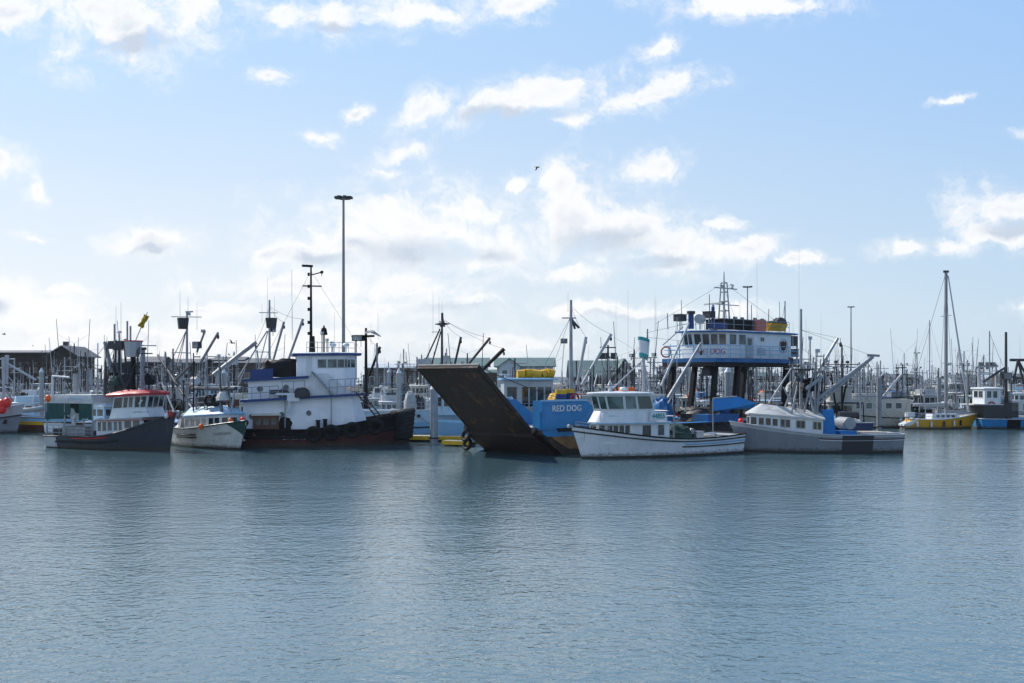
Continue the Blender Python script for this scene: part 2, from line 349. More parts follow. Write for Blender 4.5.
def clip(h, poly, m=.06):             # keep a house inside the hull it stands on
    r = []
    for x, y in poly:
        t = h.tx(x); lim = max(.05, h.b(t, h.S(t) - h.bul) - m); r.append((x, max(-lim, min(lim, y))))
    return r
class Boat:
    def __init__(s, name, bow, heading, L, rake, label, cat, group=None, shared=False):
        s.h = R(heading); d = Vector((math.cos(s.h), math.sin(s.h), 0)); s.o = Vector(bow) - d * (L / 2 - rake)
        s.root = empty(name, s.o, s.h, label, cat, group, shared)
    def world(s, p): return s.o + Matrix.Rotation(s.h, 3, 'Z') @ Vector(p)
    def _ray(s, px, py):
        m = Matrix.Rotation(-s.h, 3, 'Z'); return m @ (Vector((0, 0, H)) - s.o), m @ Vector(((px - 512) / F, 1, -(py - HY) / F))
    def at(s, px, py, yl=0.0):        # boat coordinates of a sight line where it meets the plane y = yl
        o, d = s._ray(px, py); k = (yl - o.y) / d.y; return o + d * k
    def atx(s, px, py, xl=0.0):
        o, d = s._ray(px, py); k = (xl - o.x) / d.x; return o + d * k

def house(parent, name, base, z0, z1, mat, top=None, k=0.0, lid=True):
    top = top or base
    b = [Vector((x, y, z0 + k * x)) for x, y in base]; t = [Vector((x, y, z1 + k * x)) for x, y in top]; n = len(b)
    MB().rings([b, t]).build(name, mat, parent)
    return [(b[i], b[(i + 1) % n], t[(i + 1) % n], t[i]) for i in range(n)]
def plan(xa, xf, w, c=.5, wf=.6): return [(xa, -w), (xf, -w), (xf + c, -w * wf), (xf + c, w * wf), (xf, w), (xa, w)]
# walls of plan(): 0 starboard, 1 starboard bow corner, 2 front, 3 port bow corner, 4 port, 5 back
def on(q, u, v): a = q[0].lerp(q[1], u); b = q[3].lerp(q[2], u); return a.lerp(b, v)
def wnormal(q): return (q[1] - q[0]).cross(q[3] - q[0]).normalized()
def window(parent, q, u0, u1, v0, v1, frame='white', pane='glass', ft=.05, name='window', deep=True):
    n = wnormal(q); c = [on(q, u0, v0), on(q, u1, v0), on(q, u1, v1), on(q, u0, v1)]
    ex = (c[1] - c[0]).normalized(); ey = (c[3] - c[0]).normalized()
    if not deep:
        return MB().panel([p - n * .01 for p in c], .025).build(name, pane, parent, False)
    o4 = [c[0] - (ex + ey) * ft, c[1] + (ex - ey) * ft, c[2] + (ex + ey) * ft, c[3] + (ey - ex) * ft]
    mb = MB()
    for i in range(4):
        j = (i + 1) % 4; mb.panel([o4[i] - n * .01, o4[j] - n * .01, c[j] - n * .01, c[i] - n * .01], .045)
    w = mb.build(name, frame, parent, False)
    MB().panel([p - n * .008 for p in c], .022).build('pane', pane, w, False)
    return w
def windows(parent, q, n, u0, u1, v0, v1, gap=.18, **kw):
    st = (u1 - u0) / n
    return [window(parent, q, u0 + st * (i + gap / 2), u0 + st * (i + 1 - gap / 2), v0, v1, **kw) for i in range(n)]
def porthole(parent, q, u, v, r=.16, frame='galv', pane='glass'):
    n = wnormal(q); c = on(q, u, v)
    w = MB().torus(c + n * .01, n, r, .035, 14, 6).build('porthole', frame, parent)
    MB().tube(c - n * .01, c + n * .015, r, n=14).build('pane', pane, w); return w
def roof(parent, poly, z, mat, over=.2, th=.1, rise=.12, k=0.0, name='roof', edge=None):
    cx = sum(p[0] for p in poly) / len(poly); cy = sum(p[1] for p in poly) / len(poly)
    def off(d, zz):
        r = []
        for x, y in poly:
            dx, dy = x - cx, y - cy; l = math.hypot(dx, dy); e = (1 + d * 1.3 / max(l, .4)); r.append((cx + dx * e, cy + dy * e, zz + k * (cx + dx * e)))
        return r
    return MB().rings([off(over, z), off(over, z + th), off(over * .6, z + th + rise * .3), off(-.9, z + th + rise)], mats=[1, 0, 0] if edge else None).build(name, [mat, edge] if edge else mat, parent)
def railing(parent, pts, h, nposts, r=.022, bars=2, mat='alu', name='railing'):
    mb = MB(); pts = [Vector(p) for p in pts]; up = Vector((0, 0, 1))
    for b in range(bars): mb.path([p + up * h * (b + 1) / bars for p in pts], r, 5)
    tot = sum((b - a).length for a, b in zip(pts[:-1], pts[1:]))
    for i in range(nposts):
        d = tot * i / max(1, nposts - 1)
        for a, b in zip(pts[:-1], pts[1:]):
            l = (b - a).length
            if d <= l + 1e-6: p = a.lerp(b, d / l); mb.tube(p, p + up * h, r, n=5); break
            d -= l
    return mb.build(name, mat, parent)
def spar(parent, name, a, b, r0, r1=None, mat='pipe', n=8):
    return MB().tube(a, b, r0, r1, n).build(name, mat, parent)
def stay(parent, a, b, r=.013, mat='wire'): return MB().tube(a, b, r, r, 4).build('stay', mat, parent, False)
def sagline(parent, a, b, sag, r=.012, mat='wire', name='stay'):
    a, b = Vector(a), Vector(b)
    return MB().path([a.lerp(b, i / 8) - Vector((0, 0, sag * 4 * (i / 8) * (1 - i / 8))) for i in range(9)], r, 4).build(name, mat, parent, False)
def whip(parent, p, h, lean=0.0, r=.018): p = Vector(p); return MB().tube(p, p + Vector((lean, 0, h)), r, r * .45, 5).build('whip_antenna', 'white' if h > 4 else 'lgrey', parent, False)
def radar(parent, p, w=1.2, mat='white', rz=.4):
    p = Vector(p); o = MB().tube(p, p + Vector((0, 0, .22)), .14, .11, 10).build('radar_pedestal', mat, parent)
    MB().box(p + Vector((0, 0, .3)), (w, .12, .12), rz).build('scanner_bar', mat, o); return o
def radome(parent, p, r=.28):
    p = Vector(p); return MB().tube(p, p + Vector((0, 0, r * .5)), r, r, 14).ball(p + Vector((0, 0, r * .5)), (r, r, r * .45), 14, 6).build('radar_dome', 'white', parent)
def floodlight(parent, p, s=.22, rz=0.0, mat='dark'):
    p = Vector(p); o = MB().box(p, (s * .6, s, s * .8), rz).tube(p - Vector((0, 0, s * 1.2)), p, .03, n=5).build('floodlight', mat, parent)
    d = Vector((math.cos(rz), math.sin(rz), 0)); MB().box(p + d * s * .31, (.02, s * .85, s * .65), rz).build('lens', 'lens', o); return o
def ring_buoy(parent, c, ax, R_=.33, mat='orange'): return MB().torus(c, ax, R_, .075, 16, 7).build('life_ring', mat, parent)
def ball_fender(parent, p, r=.3, mat='redball'):
    p = Vector(p); return MB().ball(p, (r, r, r * 1.15), 12, 8).tube(p + Vector((0, 0, r)), p + Vector((0, 0, r * 1.35)), r * .2, r * .14, 8).build('buoy', mat, parent)
def tyre(parent, c, ax, R_=.42, r=.14): return MB().torus(c, ax, R_, r, 18, 8).build('tyre_fender', 'rubber', parent)
def crate(parent, name, c, d, mat, rz=0.0):
    mb = MB().box(c, d, rz); c = Vector(c); mb.box(c + Vector((0, 0, d[2] / 2 + .02)), (d[0] + .06, d[1] + .06, .05), rz); return mb.build(name, mat, parent)
def netpile(parent, c, d, mat='net', seed=1, name='net_pile'):
    rnd = random.Random(seed); mb = MB(); n, m = 18, 9; c = Vector(c); vs = []
    for j in range(m + 1):
        a = math.pi / 2 * j / m
        for i in range(n):
            b = 2 * math.pi * i / n; k = 1 + .22 * (rnd.random() - .5)
            cx, cy = math.cos(b), math.sin(b); q = (abs(cx) ** 4 + abs(cy) ** 4) ** -.25
            vs.append(c + Vector((d[0] / 2 * cx * q * math.cos(a) ** .6 * k, d[1] / 2 * cy * q * math.cos(a) ** .6 * k, d[2] * math.sin(a) * k)))
    mb.add(vs, [(j * n + i, j * n + (i + 1) % n, (j + 1) * n + (i + 1) % n, (j + 1) * n + i) for j in range(m) for i in range(n)])
    return mb.build(name, mat, parent)
def crows_nest(parent, c, w, h, mat='dark', taper=.8):
    c = Vector(c); b = [(c.x + w / 2 * taper * math.cos(a), c.y + w / 2 * taper * math.sin(a), c.z) for a in [math.pi / 4 * i + .39 for i in range(8)]]
    t = [(c.x + w / 2 * math.cos(a), c.y + w / 2 * math.sin(a), c.z + h) for a in [math.pi / 4 * i + .39 for i in range(8)]]
    t2 = [(c.x + (w / 2 - .05) * math.cos(a), c.y + (w / 2 - .05) * math.sin(a), c.z + h) for a in [math.pi / 4 * i + .39 for i in range(8)]]
    b2 = [(c.x + w / 2 * .7 * math.cos(a), c.y + w / 2 * .7 * math.sin(a), c.z + .1) for a in [math.pi / 4 * i + .39 for i in range(8)]]
    return MB().rings([b, t, t2, b2]).build('crows_nest', mat, parent)
def block_and_hook(parent, p, drop=.8):
    p = Vector(p); return MB().tube(p, p - Vector((0, 0, drop)), .02, n=4).ball(p - Vector((0, 0, drop)), (.12, .12, .2), 8, 6).build('tackle_block', 'dark', parent)
# ------------------------------------------------------------------ water and land
def build_water():
    m = bpy.data.materials.new('harbour water'); m.use_nodes = True; t = NT(m.node_tree); t.n.clear()
    oc = t.node('ShaderNodeTexCoord').outputs['Object']
    patch = t.noise(t.vec('MULTIPLY', oc, (.035, .016, 1)), 1.0, 4, .55)       # cat's paws: rougher and calmer water
    calm = t.ramp(patch, .34, .66, .55, 1.15)
    h1 = t.noise(t.vec('MULTIPLY', oc, (1.0, .9, 1)), 4.2, 3, .55, .3)
    h2 = t.noise(t.vec('MULTIPLY', oc, (1.0, 1.15, 1)), 1.2, 2, .5, .4)
    h3 = t.noise(t.vec('MULTIPLY', oc, (.5, 1.4, 1)), .16, 2, .5)
    hh = t.math('ADD', t.math('MULTIPLY', t.math('MULTIPLY', h1, .047), calm), t.math('ADD', t.math('MULTIPLY', t.math('MULTIPLY', h2, .055), calm), t.math('MULTIPLY', h3, .07)))
    bn = t.node('ShaderNodeBump', {'Strength': 1.0, 'Distance': 1.0, 'Height': hh})
    b = t.node('ShaderNodeBsdfPrincipled', {'Base Color': (.056, .108, .124, 1), 'Roughness': .06, 'IOR': 2.0, 'Normal': bn.outputs[0]})
    t.node('ShaderNodeOutputMaterial', {0: b.outputs[0]})
    M['water'] = m
    mb = MB(); S = 9000
    mb.add([(-S, -300, 0), (S, -300, 0), (S, S, 0), (-S, S, 0)], [(0, 1, 2, 3)])
    structure(mb.build('water', 'water', None, False))
build_water()
def build_land():
    rnd = random.Random(5)
    mb = MB(); n = 120; rows = [(0, -1.5), (8, 2.2), (14, 3.0), (90, 3.2), (160, 3.4)]
    vs = []
    for i in range(n + 1):
        x = -420 + 840 * i / n
        for dy, z in rows: vs.append((x, 392 + dy + rnd.uniform(-1, 1), z + (rnd.uniform(-.4, .4) if 0 < dy < 100 else 0)))
    k = len(rows)
    mb.add(vs, [(i * k + j, (i + 1) * k + j, (i + 1) * k + j + 1, i * k + j + 1) for i in range(n) for j in range(k - 1)])
    structure(mb.build('gravel_spit_ground', 'gravel'))
    m = bpy.data.materials.new('far wooded hills'); m.use_nodes = True; t = NT(m.node_tree); t.n.clear()
    oc = t.node('ShaderNodeTexCoord').outputs['Object']
    b = t.node('ShaderNodeBsdfPrincipled', {'Base Color': t.mix(t.noise(oc, .02, 4), (.05, .07, .075, 1), (.09, .11, .12, 1)), 'Roughness': 1})
    t.node('ShaderNodeOutputMaterial', {0: b.outputs[0]}); M['hills'] = m
    mb = MB(); n = 260; vs = []
    for i in range(n + 1):
        x = -3400 + 6800 * i / n; u = x / 2600
        z = 9 + 2 * math.sin(u * 9) + 2 * math.sin(u * 23 + 1) + 2 * math.sin(u * 61) + rnd.uniform(-1.5, 1.5)
        vs += [(x, 2500, -2), (x, 2550, max(3, z) * .8), (x, 2750, max(3, z)), (x, 3400, -5)]
    mb.add(vs, [(i * 4 + j, i * 4 + 4 + j, i * 4 + 5 + j, i * 4 + 1 + j) for i in range(n) for j in range(3)])
    structure(mb.build('hills', 'hills'))
build_land()

# ------------------------------------------------------------------ white seine boat, in front
def boat_white():
    b = Boat('fishing_boat', W(582, 459), 211.7, 14.6, .9, 'white fishing boat with teal number on its pilothouse side, moored before the blue landing craft', 'fishing boat', 'fishing boats moored in the front row')
    r = b.root
    h = Hull(14.6, 4.2, 1.5, 1.28, 2.32, rake=.9, trans=.82, tm=.42, pb=2.5, pw=1.7, flare=1.3, bul=.35)
    h.shell(r, ['boot', 'white'], [(0, 1)]); h.deck(r, 'deckg')
    h.rail(r, 'gunwale', 'black', 1.0, .055); h.rail(r, 'rub_rail', 'dark', .84, .05, .03, .0, 1.0)
    h.rail(r, 'blue_stripe', 'sky', .70, .06, .0, .0, .44, stern=False); h.rail(r, 'lower_rub_rail', 'dark', .55, .05, .03, .0, .46, stern=False)
    # deckhouse
    base = [(-.1, -1.62), (3.2, -1.5), (4.9, -.95), (5.4, -.45), (5.4, .45), (4.9, .95), (3.2, 1.5), (-.1, 1.62)]
    q = house(r, 'deckhouse', clip(h, base, .12), 1.0, 2.42, 'white', clip(h, base, .12))
    for wq, n, u0, u1 in ((q[4], 1, .1, .9), (q[2], 1, .1, .9), (q[3], 1, .02, .98), (q[5], 4, .02, 1.0), (q[1], 4, 0, .98)):
        windows(r, wq, n, u0, u1, .56, .93, gap=.2, frame='white')
    for wq, us in ((q[6], ((.30, .52), (.70, .86))), (q[0], ((.14, .3), (.48, .70)))):
        for u0, u1 in us: window(r, wq, u0, u1, .40, .92)
    led = [(x * 1.0 + (.18 if x > 3 else -.05), y * 1.09) for x, y in base]
    MB().prism(led, 2.42, 2.56).build('deckhouse_roof', 'white', r); MB().prism([(x + (.02 if x > 3 else -.02), y * 1.012) for x, y in led], 2.44, 2.50).build('roof_edge_stripe', 'sky', r)
    # pilothouse: flared apron, then raked windows
    lo = [(1.0, -1.5), (3.7, -1.42), (5.25, -.85), (5.6, -.4), (5.6, .4), (5.25, .85), (3.7, 1.42), (1.0, 1.5)]
    mid = [(1.15, -1.42), (3.7, -1.36), (4.75, -.85), (5.05, -.4), (5.05, .4), (4.75, .85), (3.7, 1.36), (1.15, 1.42)]
    hi = [(1.45, -1.38), (3.8, -1.34), (5.05, -.85), (5.4, -.4), (5.4, .4), (5.05, .85), (3.8, 1.34), (1.45, 1.38)]
    qa = house(r, 'pilothouse_apron', lo, 2.56, 3.34, 'white', mid)
    q = house(r, 'pilothouse', mid, 3.34, 4.5, 'white', hi)
    for i, n, u0, u1 in ((3, 1, .06, .94), (2, 1, .06, .94), (4, 1, .06, .94), (5, 1, .04, .96), (1, 1, .04, .96), (6, 1, .03, .42), (0, 1, .58, .97)):
        windows(r, q[i], n, u0, u1, .12, .88, gap=.04, frame='white', pane='glassg')
    window(r, q[6], .48, .97, .10, .88, frame='white', pane='glassg'); window(r, q[0], .03, .52, .10, .88, frame='white', pane='glassg')
    n = (qa[6][1] - qa[6][0])
    roof(r, hi, 4.5, 'white', .22, .10, .10)
    wing = [on(qa[6], u, v) for u, v in ((.74, .12), (1.0, .12), (1.0, .9), (.74, .9))]
    # number board on the port side
    MB().panel([Vector((x, 1.60, z)) for x, z in ((1.75, 2.60), (.15, 2.60), (.25, 3.22), (1.6, 3.30))], .05).build('number_board', 'white', r, False)
    lettering('hull_number', '44855', .50, 'teal', r, (.93, 1.665, 2.93), (-1, 0, 0), (0, 0, 1), sx=.92)
    p = on(qa[5], .42, .55); lettering('boat_name', 7, .17, 'teal', r, p + Vector((0, .02, 0)), qa[5][1] - qa[5][0], qa[5][3] - qa[5][0])
    # mast, nest, booms
    mz = b.at(645, 357, 0); mx = .95
    spar(r, 'mast', (mx, 0, 2.5), (mx, 0, 7.4), .13, .10, 'lgrey'); spar(r, 'mast_leg', (mx - .9, .7, 1.2), (mx, 0, 6.9), .06, mat='lgrey'); spar(r, 'mast_leg', (mx - .9, -.7, 1.2), (mx, 0, 6.9), .06, mat='lgrey')
    c = Vector((mx, 0, 7.15))
    def ring(w, z): return [(c.x + w * math.cos(a), c.y + w * math.sin(a), z + .14 * math.cos(a)) for a in [math.pi / 6 * i for i in range(12)]]
    MB().rings([ring(.34, 7.1), ring(.36, 7.35), ring(.42, 8.25), ring(.44, 8.5), ring(.38, 8.5), ring(.30, 7.2)], mats=[1, 0, 1, 1, 1]).build('crows_nest', ['white', 'teal'], r)
    spar(r, 'spreader', (mx, -1.5, 7.1), (mx, 1.5, 7.1), .035); spar(r, 'topmast', (mx - .35, 0, 7), (mx - .35, 0, 9.2), .07, .05)
    floodlight(r, (mx + .1, 1.3, 7.3), .3, .2); floodlight(r, (mx + .1, -1.3, 7.3), .3, .2)
    spar(r, 'forward_strut', (4.0, 0, 4.7), (mx, 0, 7.0), .05, mat='lgrey')
    p0 = b.at(661, 386, -.5); p1 = b.at(689, 323, -1.0); spar(r, 'boom', p0, p1, .10, .08, 'lgrey')
    q0 = b.at(668, 398, .6); q1 = b.at(701, 343, .6); spar(r, 'boom', q0, q1, .13, .10, 'alu'); spar(r, 'boom_brace', q0 + Vector((0, 0, -.4)), q1.lerp(q0, .45) + Vector((0, 0, -.3)), .06, mat='alu')
    block_and_hook(r, q1, .7)
    for (px, top, y) in ((628, 289, .9), (655, 296, .4), (640, 318, -.5), (668, 312, -.8), (677, 317, -1.2)):
        a = b.at(px, 392 if px < 650 else 372, y); e = b.at(px, top, y); whip(r, a, (e - a).z)
    for z0, e in ((8.4, (6.6, 0, 2.3)), (8.9, p1), (8.6, q1), (7.0, (-6.9, 1.5, 1.5)), (7.0, (-6.9, -1.5, 1.5))): stay(r, (mx - .2, 0, z0), e)
    # aft gantry and rail
    railing(r, [(.1, 1.6, 2.5), (-.1, 1.6, 2.5), (-.1, -1.6, 2.5)], .8, 5)
    MB().path([(-.6, 1.5, 1.0), (-.6, 1.5, 2.9), (-.6, -1.5, 2.9), (-.6, -1.5, 1.0)], .06, 8).build('gantry', 'alu', r)
    netpile(r, (-1.9, .1, 1.0), (2.0, 2.6, 1.25), 'net', 3); netpile(r, (-3.1, -.5, 1.0), (1.4, 1.6, .55), 'black', 4, 'seine_lead_line_pile')
    crate(r, 'hatch', (-4.0, 0, 1.15), (1.6, 1.8, .45), 'deckw'); crate(r, 'winch_box', (-3.4, .9, 1.35), (.7, .5, .7), 'galv')
    MB().tube((-2.9, .9, 1.75), (-2.9, -.9, 1.75), .22, n=12).build('winch_drum', 'galv', r)
    crate(r, 'roof_locker', (2.2, -.4, 4.8), (1.1, .5, .25), 'orange'); radome(r, (3.1, .4, 4.75)); radar(r, (3.9, -.1, 4.72), 1.1)
    railing(r, [h.pt(.86, 1, 1), h.pt(.93, 1, 1), h.pt(.985, 1, 1)], .35, 3); MB().box((7.15, 0, 2.28), (.9, .22, .12)).tube((7.5, -.1, 2.34), (7.5, .1, 2.34), .1, n=8).build('anchor_roller', 'galv', r)
    return b

# ------------------------------------------------------------------ grey boat on the right
def boat_grey():
    b = Boat('fishing_boat', W(741, 452), 183.5, 12.9, .9, 'grey fishing boat with long booms and a dark mat hung over its side', 'fishing boat', 'fishing boats moored in the front row'); r = b.root
    h = Hull(12.9, 4.2, 1.4, 1.35, 2.35, rake=.9, trans=.86, tm=.42, pb=2.5, pw=1.7, flare=1.2, bul=.3)
    h.shell(r, ['boot', 'grey', 'lgrey'], [(0, 1), (.86, 2)]); h.deck(r, 'deckg'); h.rail(r, 'gunwale', 'lgrey', 1.0, .05)
    h.rail(r, 'red_stripe', 'maroon', .76, .04, .01, 0, .55, stern=False); h.rail(r, 'rub_rail', 'white', .70, .035, .02, 0, .55, stern=False)
    # dark mat over the side
    mb = MB(); n = 8
    for i in range(n):
        t0, t1 = .205 + .20 * i / n, .205 + .20 * (i + 1) / n
        q = [h.pt(t0, .06, 1, .03), h.pt(t0, .5, 1, .03), h.pt(t0, .99, 1, .07), h.pt(t1, .06, 1, .03), h.pt(t1, .5, 1, .03), h.pt(t1, .99, 1, .07)]
        mb.add(q, [(0, 3, 4, 1), (1, 4, 5, 2)])
    mb.build('side_mat', 'dark', r)
    # cabin with a long sloping roof
    base = [(-.3, -1.55), (3.0, -1.5), (4.5, -1.0), (4.95, -.45), (4.95, .45), (4.5, 1.0), (3.0, 1.5), (-.3, 1.55)]
    base = clip(h, base, .1); q = house(r, 'cabin', base, 1.1, 2.5, 'white', None, .075)
    windows(r, q[5], 3, .02, .98, .50, .88, gap=.26); windows(r, q[4], 1, .05, .95, .50, .88, gap=.1); windows(r, q[3], 1, .05, .95, .50, .88); windows(r, q[1], 3, .02, .98, .50, .88, gap=.26); windows(r, q[2], 1, .05, .95, .50, .88, gap=.1)
    for u0, u1 in ((.04, .12), (.16, .24), (.40, .48), (.50, .58), (.78, .85), (.88, .95)): window(r, q[6], u0, u1, .50, .86, frame='deckw'); window(r, q[0], 1 - u1, 1 - u0, .50, .86, frame='deckw')
    e = [(x + (.15 if x > 3 else -.12), y * 1.10) for x, y in base]; top = [(-.4, -.5), (3.0, -.55), (3.9, -.45), (4.0, -.2), (4.0, .2), (3.9, .45), (3.0, .55), (-.4, .5)]
    MB(.075).rings([[(x, y, 2.5) for x, y in e], [(x, y, 2.62) for x, y in e], [(x, y, 3.15 + .06 * x) for x, y in top]], mats=[0, 0]).build('sloping_roof', 'whiteworn', r)
    floodlight(r, (2.6, .45, 3.75), .25, 1.5); spar(r, 'roof_vent', (1.2, .3, 3.1), (1.2, .3, 3.6), .1)
    # masts and booms
    mx = b.at(801, 400, 0).x
    spar(r, 'mast', (mx, 0, 1.5), (mx, 0, b.at(801, 309, 0).z), .17, .09, 'galv')
    for s_ in (1, -1): spar(r, 'mast_leg', (mx - 1.0, s_ * 1.2, 1.4), (mx - .1, s_ * .2, 6.6), .10, mat='galv'); spar(r, 'mast_leg', (mx + 1.1, s_ * 1.1, 2.9), (mx + .1, s_ * .2, 6.2), .07, mat='galv')
    z1 = 6.3; MB().box((mx - .1, 0, z1), (1.6, 1.8, .08)).build('mast_platform', 'dark', r); railing(r, [(mx - .9, .9, z1), (mx + .7, .9, z1), (mx + .7, -.9, z1), (mx - .9, -.9, z1)], .8, 6)
    spar(r, 'spreader', (mx - 2.1, 0, z1 + .05), (mx + 1.2, 0, z1 + .05), .05)
    a0 = b.at(812, 404, .5); a1 = b.at(873, 356, .8)
    mb = MB(); d = (a1 - a0); up = Vector((0, 0, .34)); mb.tube(a0, a1, .12, .1); mb.tube(a0 - up * 1.3, a1 - up * .3, .09); mb.tube(a0 + up * .1, a1 - up * .1, .16, .13); mb.build('boom', 'galv', r)
    mb = MB()
    for i in range(12): p = a0.lerp(a1, (i + .2) / 12.5); mb.tube(p + up * .1, p + d * .03 - up * 1.1 * (1 - i / 13), .04, n=5)
    mb.build('boom_lattice', 'galv', r); spar(r, 'boom_head', a1 + Vector((.45, 0, .08)), a1 + Vector((-.5, 0, .02)), .09)
    c0 = b.at(806, 392, -.6); c1 = b.at(838, 338, -.9); spar(r, 'boom', c0, c1, .14, .10, 'galv'); block_and_hook(r, c1 + Vector((-.2, 0, 0)), .5)
    spar(r, 'boom', b.at(806, 389, .9), b.at(823, 376, .9), .16, .12, 'galv'); spar(r, 'boom', b.at(809, 395, -.2), b.at(828, 357, -.2), .09, .06, 'alu'); spar(r, 'boom', b.at(769, 403, .2), b.at(793, 366, .2), .07, .06, 'lgrey')
    spar(r, 'davit_post', (mx - .8, .9, 1.4), (mx - .8, .9, 6.9), .08); spar(r, 'davit_post', (mx - .8, -.9, 1.4), (mx - .8, -.9, 6.9), .08)
    z2 = b.at(806, 300, 0).z
    for (px, top, bot, y) in ((799, 250, 340, .3), (806, 318, 352, .5), (821, 312, 372, -.9), (809, 328, 352, -.6), (793, 322, 350, -.7)):
        p = b.at(px, bot, y); e_ = b.at(px, top, y); whip(r, p, (e_ - p).z)
    spar(r, 'lamp_post', (mx - .55, .5, 6.3), (mx - .55, .5, 8.6), .05); floodlight(r, (mx - .55, .5, 8.7), .3, 2.4, 'lgrey'); radar(r, (mx - .3, -.2, 6.4), 1.3)
    floodlight(r, (mx + .6, .8, 5.9), .34, 2.6); floodlight(r, (mx - .8, .8, 5.8), .34, 1.6)
    for tgt in (a1, c1): stay(r, (mx, 0, b.at(801, 330, 0).z), tgt)
    stay(r, (mx, 0, 7.5), (6.6, 0, 2.5)); stay(r, c1, b.at(832, 400, -.9)); stay(r, (mx, 0, 8), (-6.6, 1.4, 1.8))
    clutter(b, 792, 832, 352, 408, 16, 5, -1.3, 1.3)
    # aft deck: blue drum cover, hatch, bulkhead
    o = MB().box((-1.0, .4, 2.15), (.9, .9, 2.2), 0, tilt=(0, .10)).build('blue_tarp_cover', 'tarp', r); MB().box((-2.4, .5, 1.35), (1.3, 1.5, .55)).build('blue_tarp_bundle', 'tarp', r)
    MB().tube((-2.6, -1.2, 2.2), (-2.6, 1.0, 2.2), .45, n=14).build('net_drum', 'galv', r)
    crate(r, 'hatch', (-4.6, 0, 1.3), (1.7, 1.8, .4), 'deckw'); MB().tube((-3.0, 1.9, 1.45), (-6.2, 1.75, 1.5), .06).build('cap_pipe', 'lgrey', r)
    ball_fender(r, h.pt(.95, 1.0, 1, -.3) + Vector((0, 0, .12)), .22, 'redball')
    o = empty('tarpaulin', b.o + Vector((math.cos(b.h) * 5.2, math.sin(b.h) * 5.2 + 3.2, 2.75)), 0, 'bright blue tarpaulin stretched on a pole frame beyond the grey boat cabin', 'tarpaulin')
    mb = MB(); mb.add([(-1.9, 0, 1.3), (0.0, 0, 1.45), (1.6, 0, .9), (1.6, .5, .5), (-1.9, .6, .3), (-1.95, -.4, .3), (.0, -.4, .6)], [(0, 1, 3, 4), (1, 2, 3), (0, 5, 6, 1), (1, 6, 2)]); mb.build('cloth', 'tarp', o)
    MB().tube((-1.9, 0, -2.8), (-1.9, 0, 1.3), .05).tube((1.5, .2, -2.8), (1.5, .2, .85), .05).tube((-1.9, 0, 1.3), (.0, 0, 1.45), .05).build('pole_frame', 'galv', o)
    return b

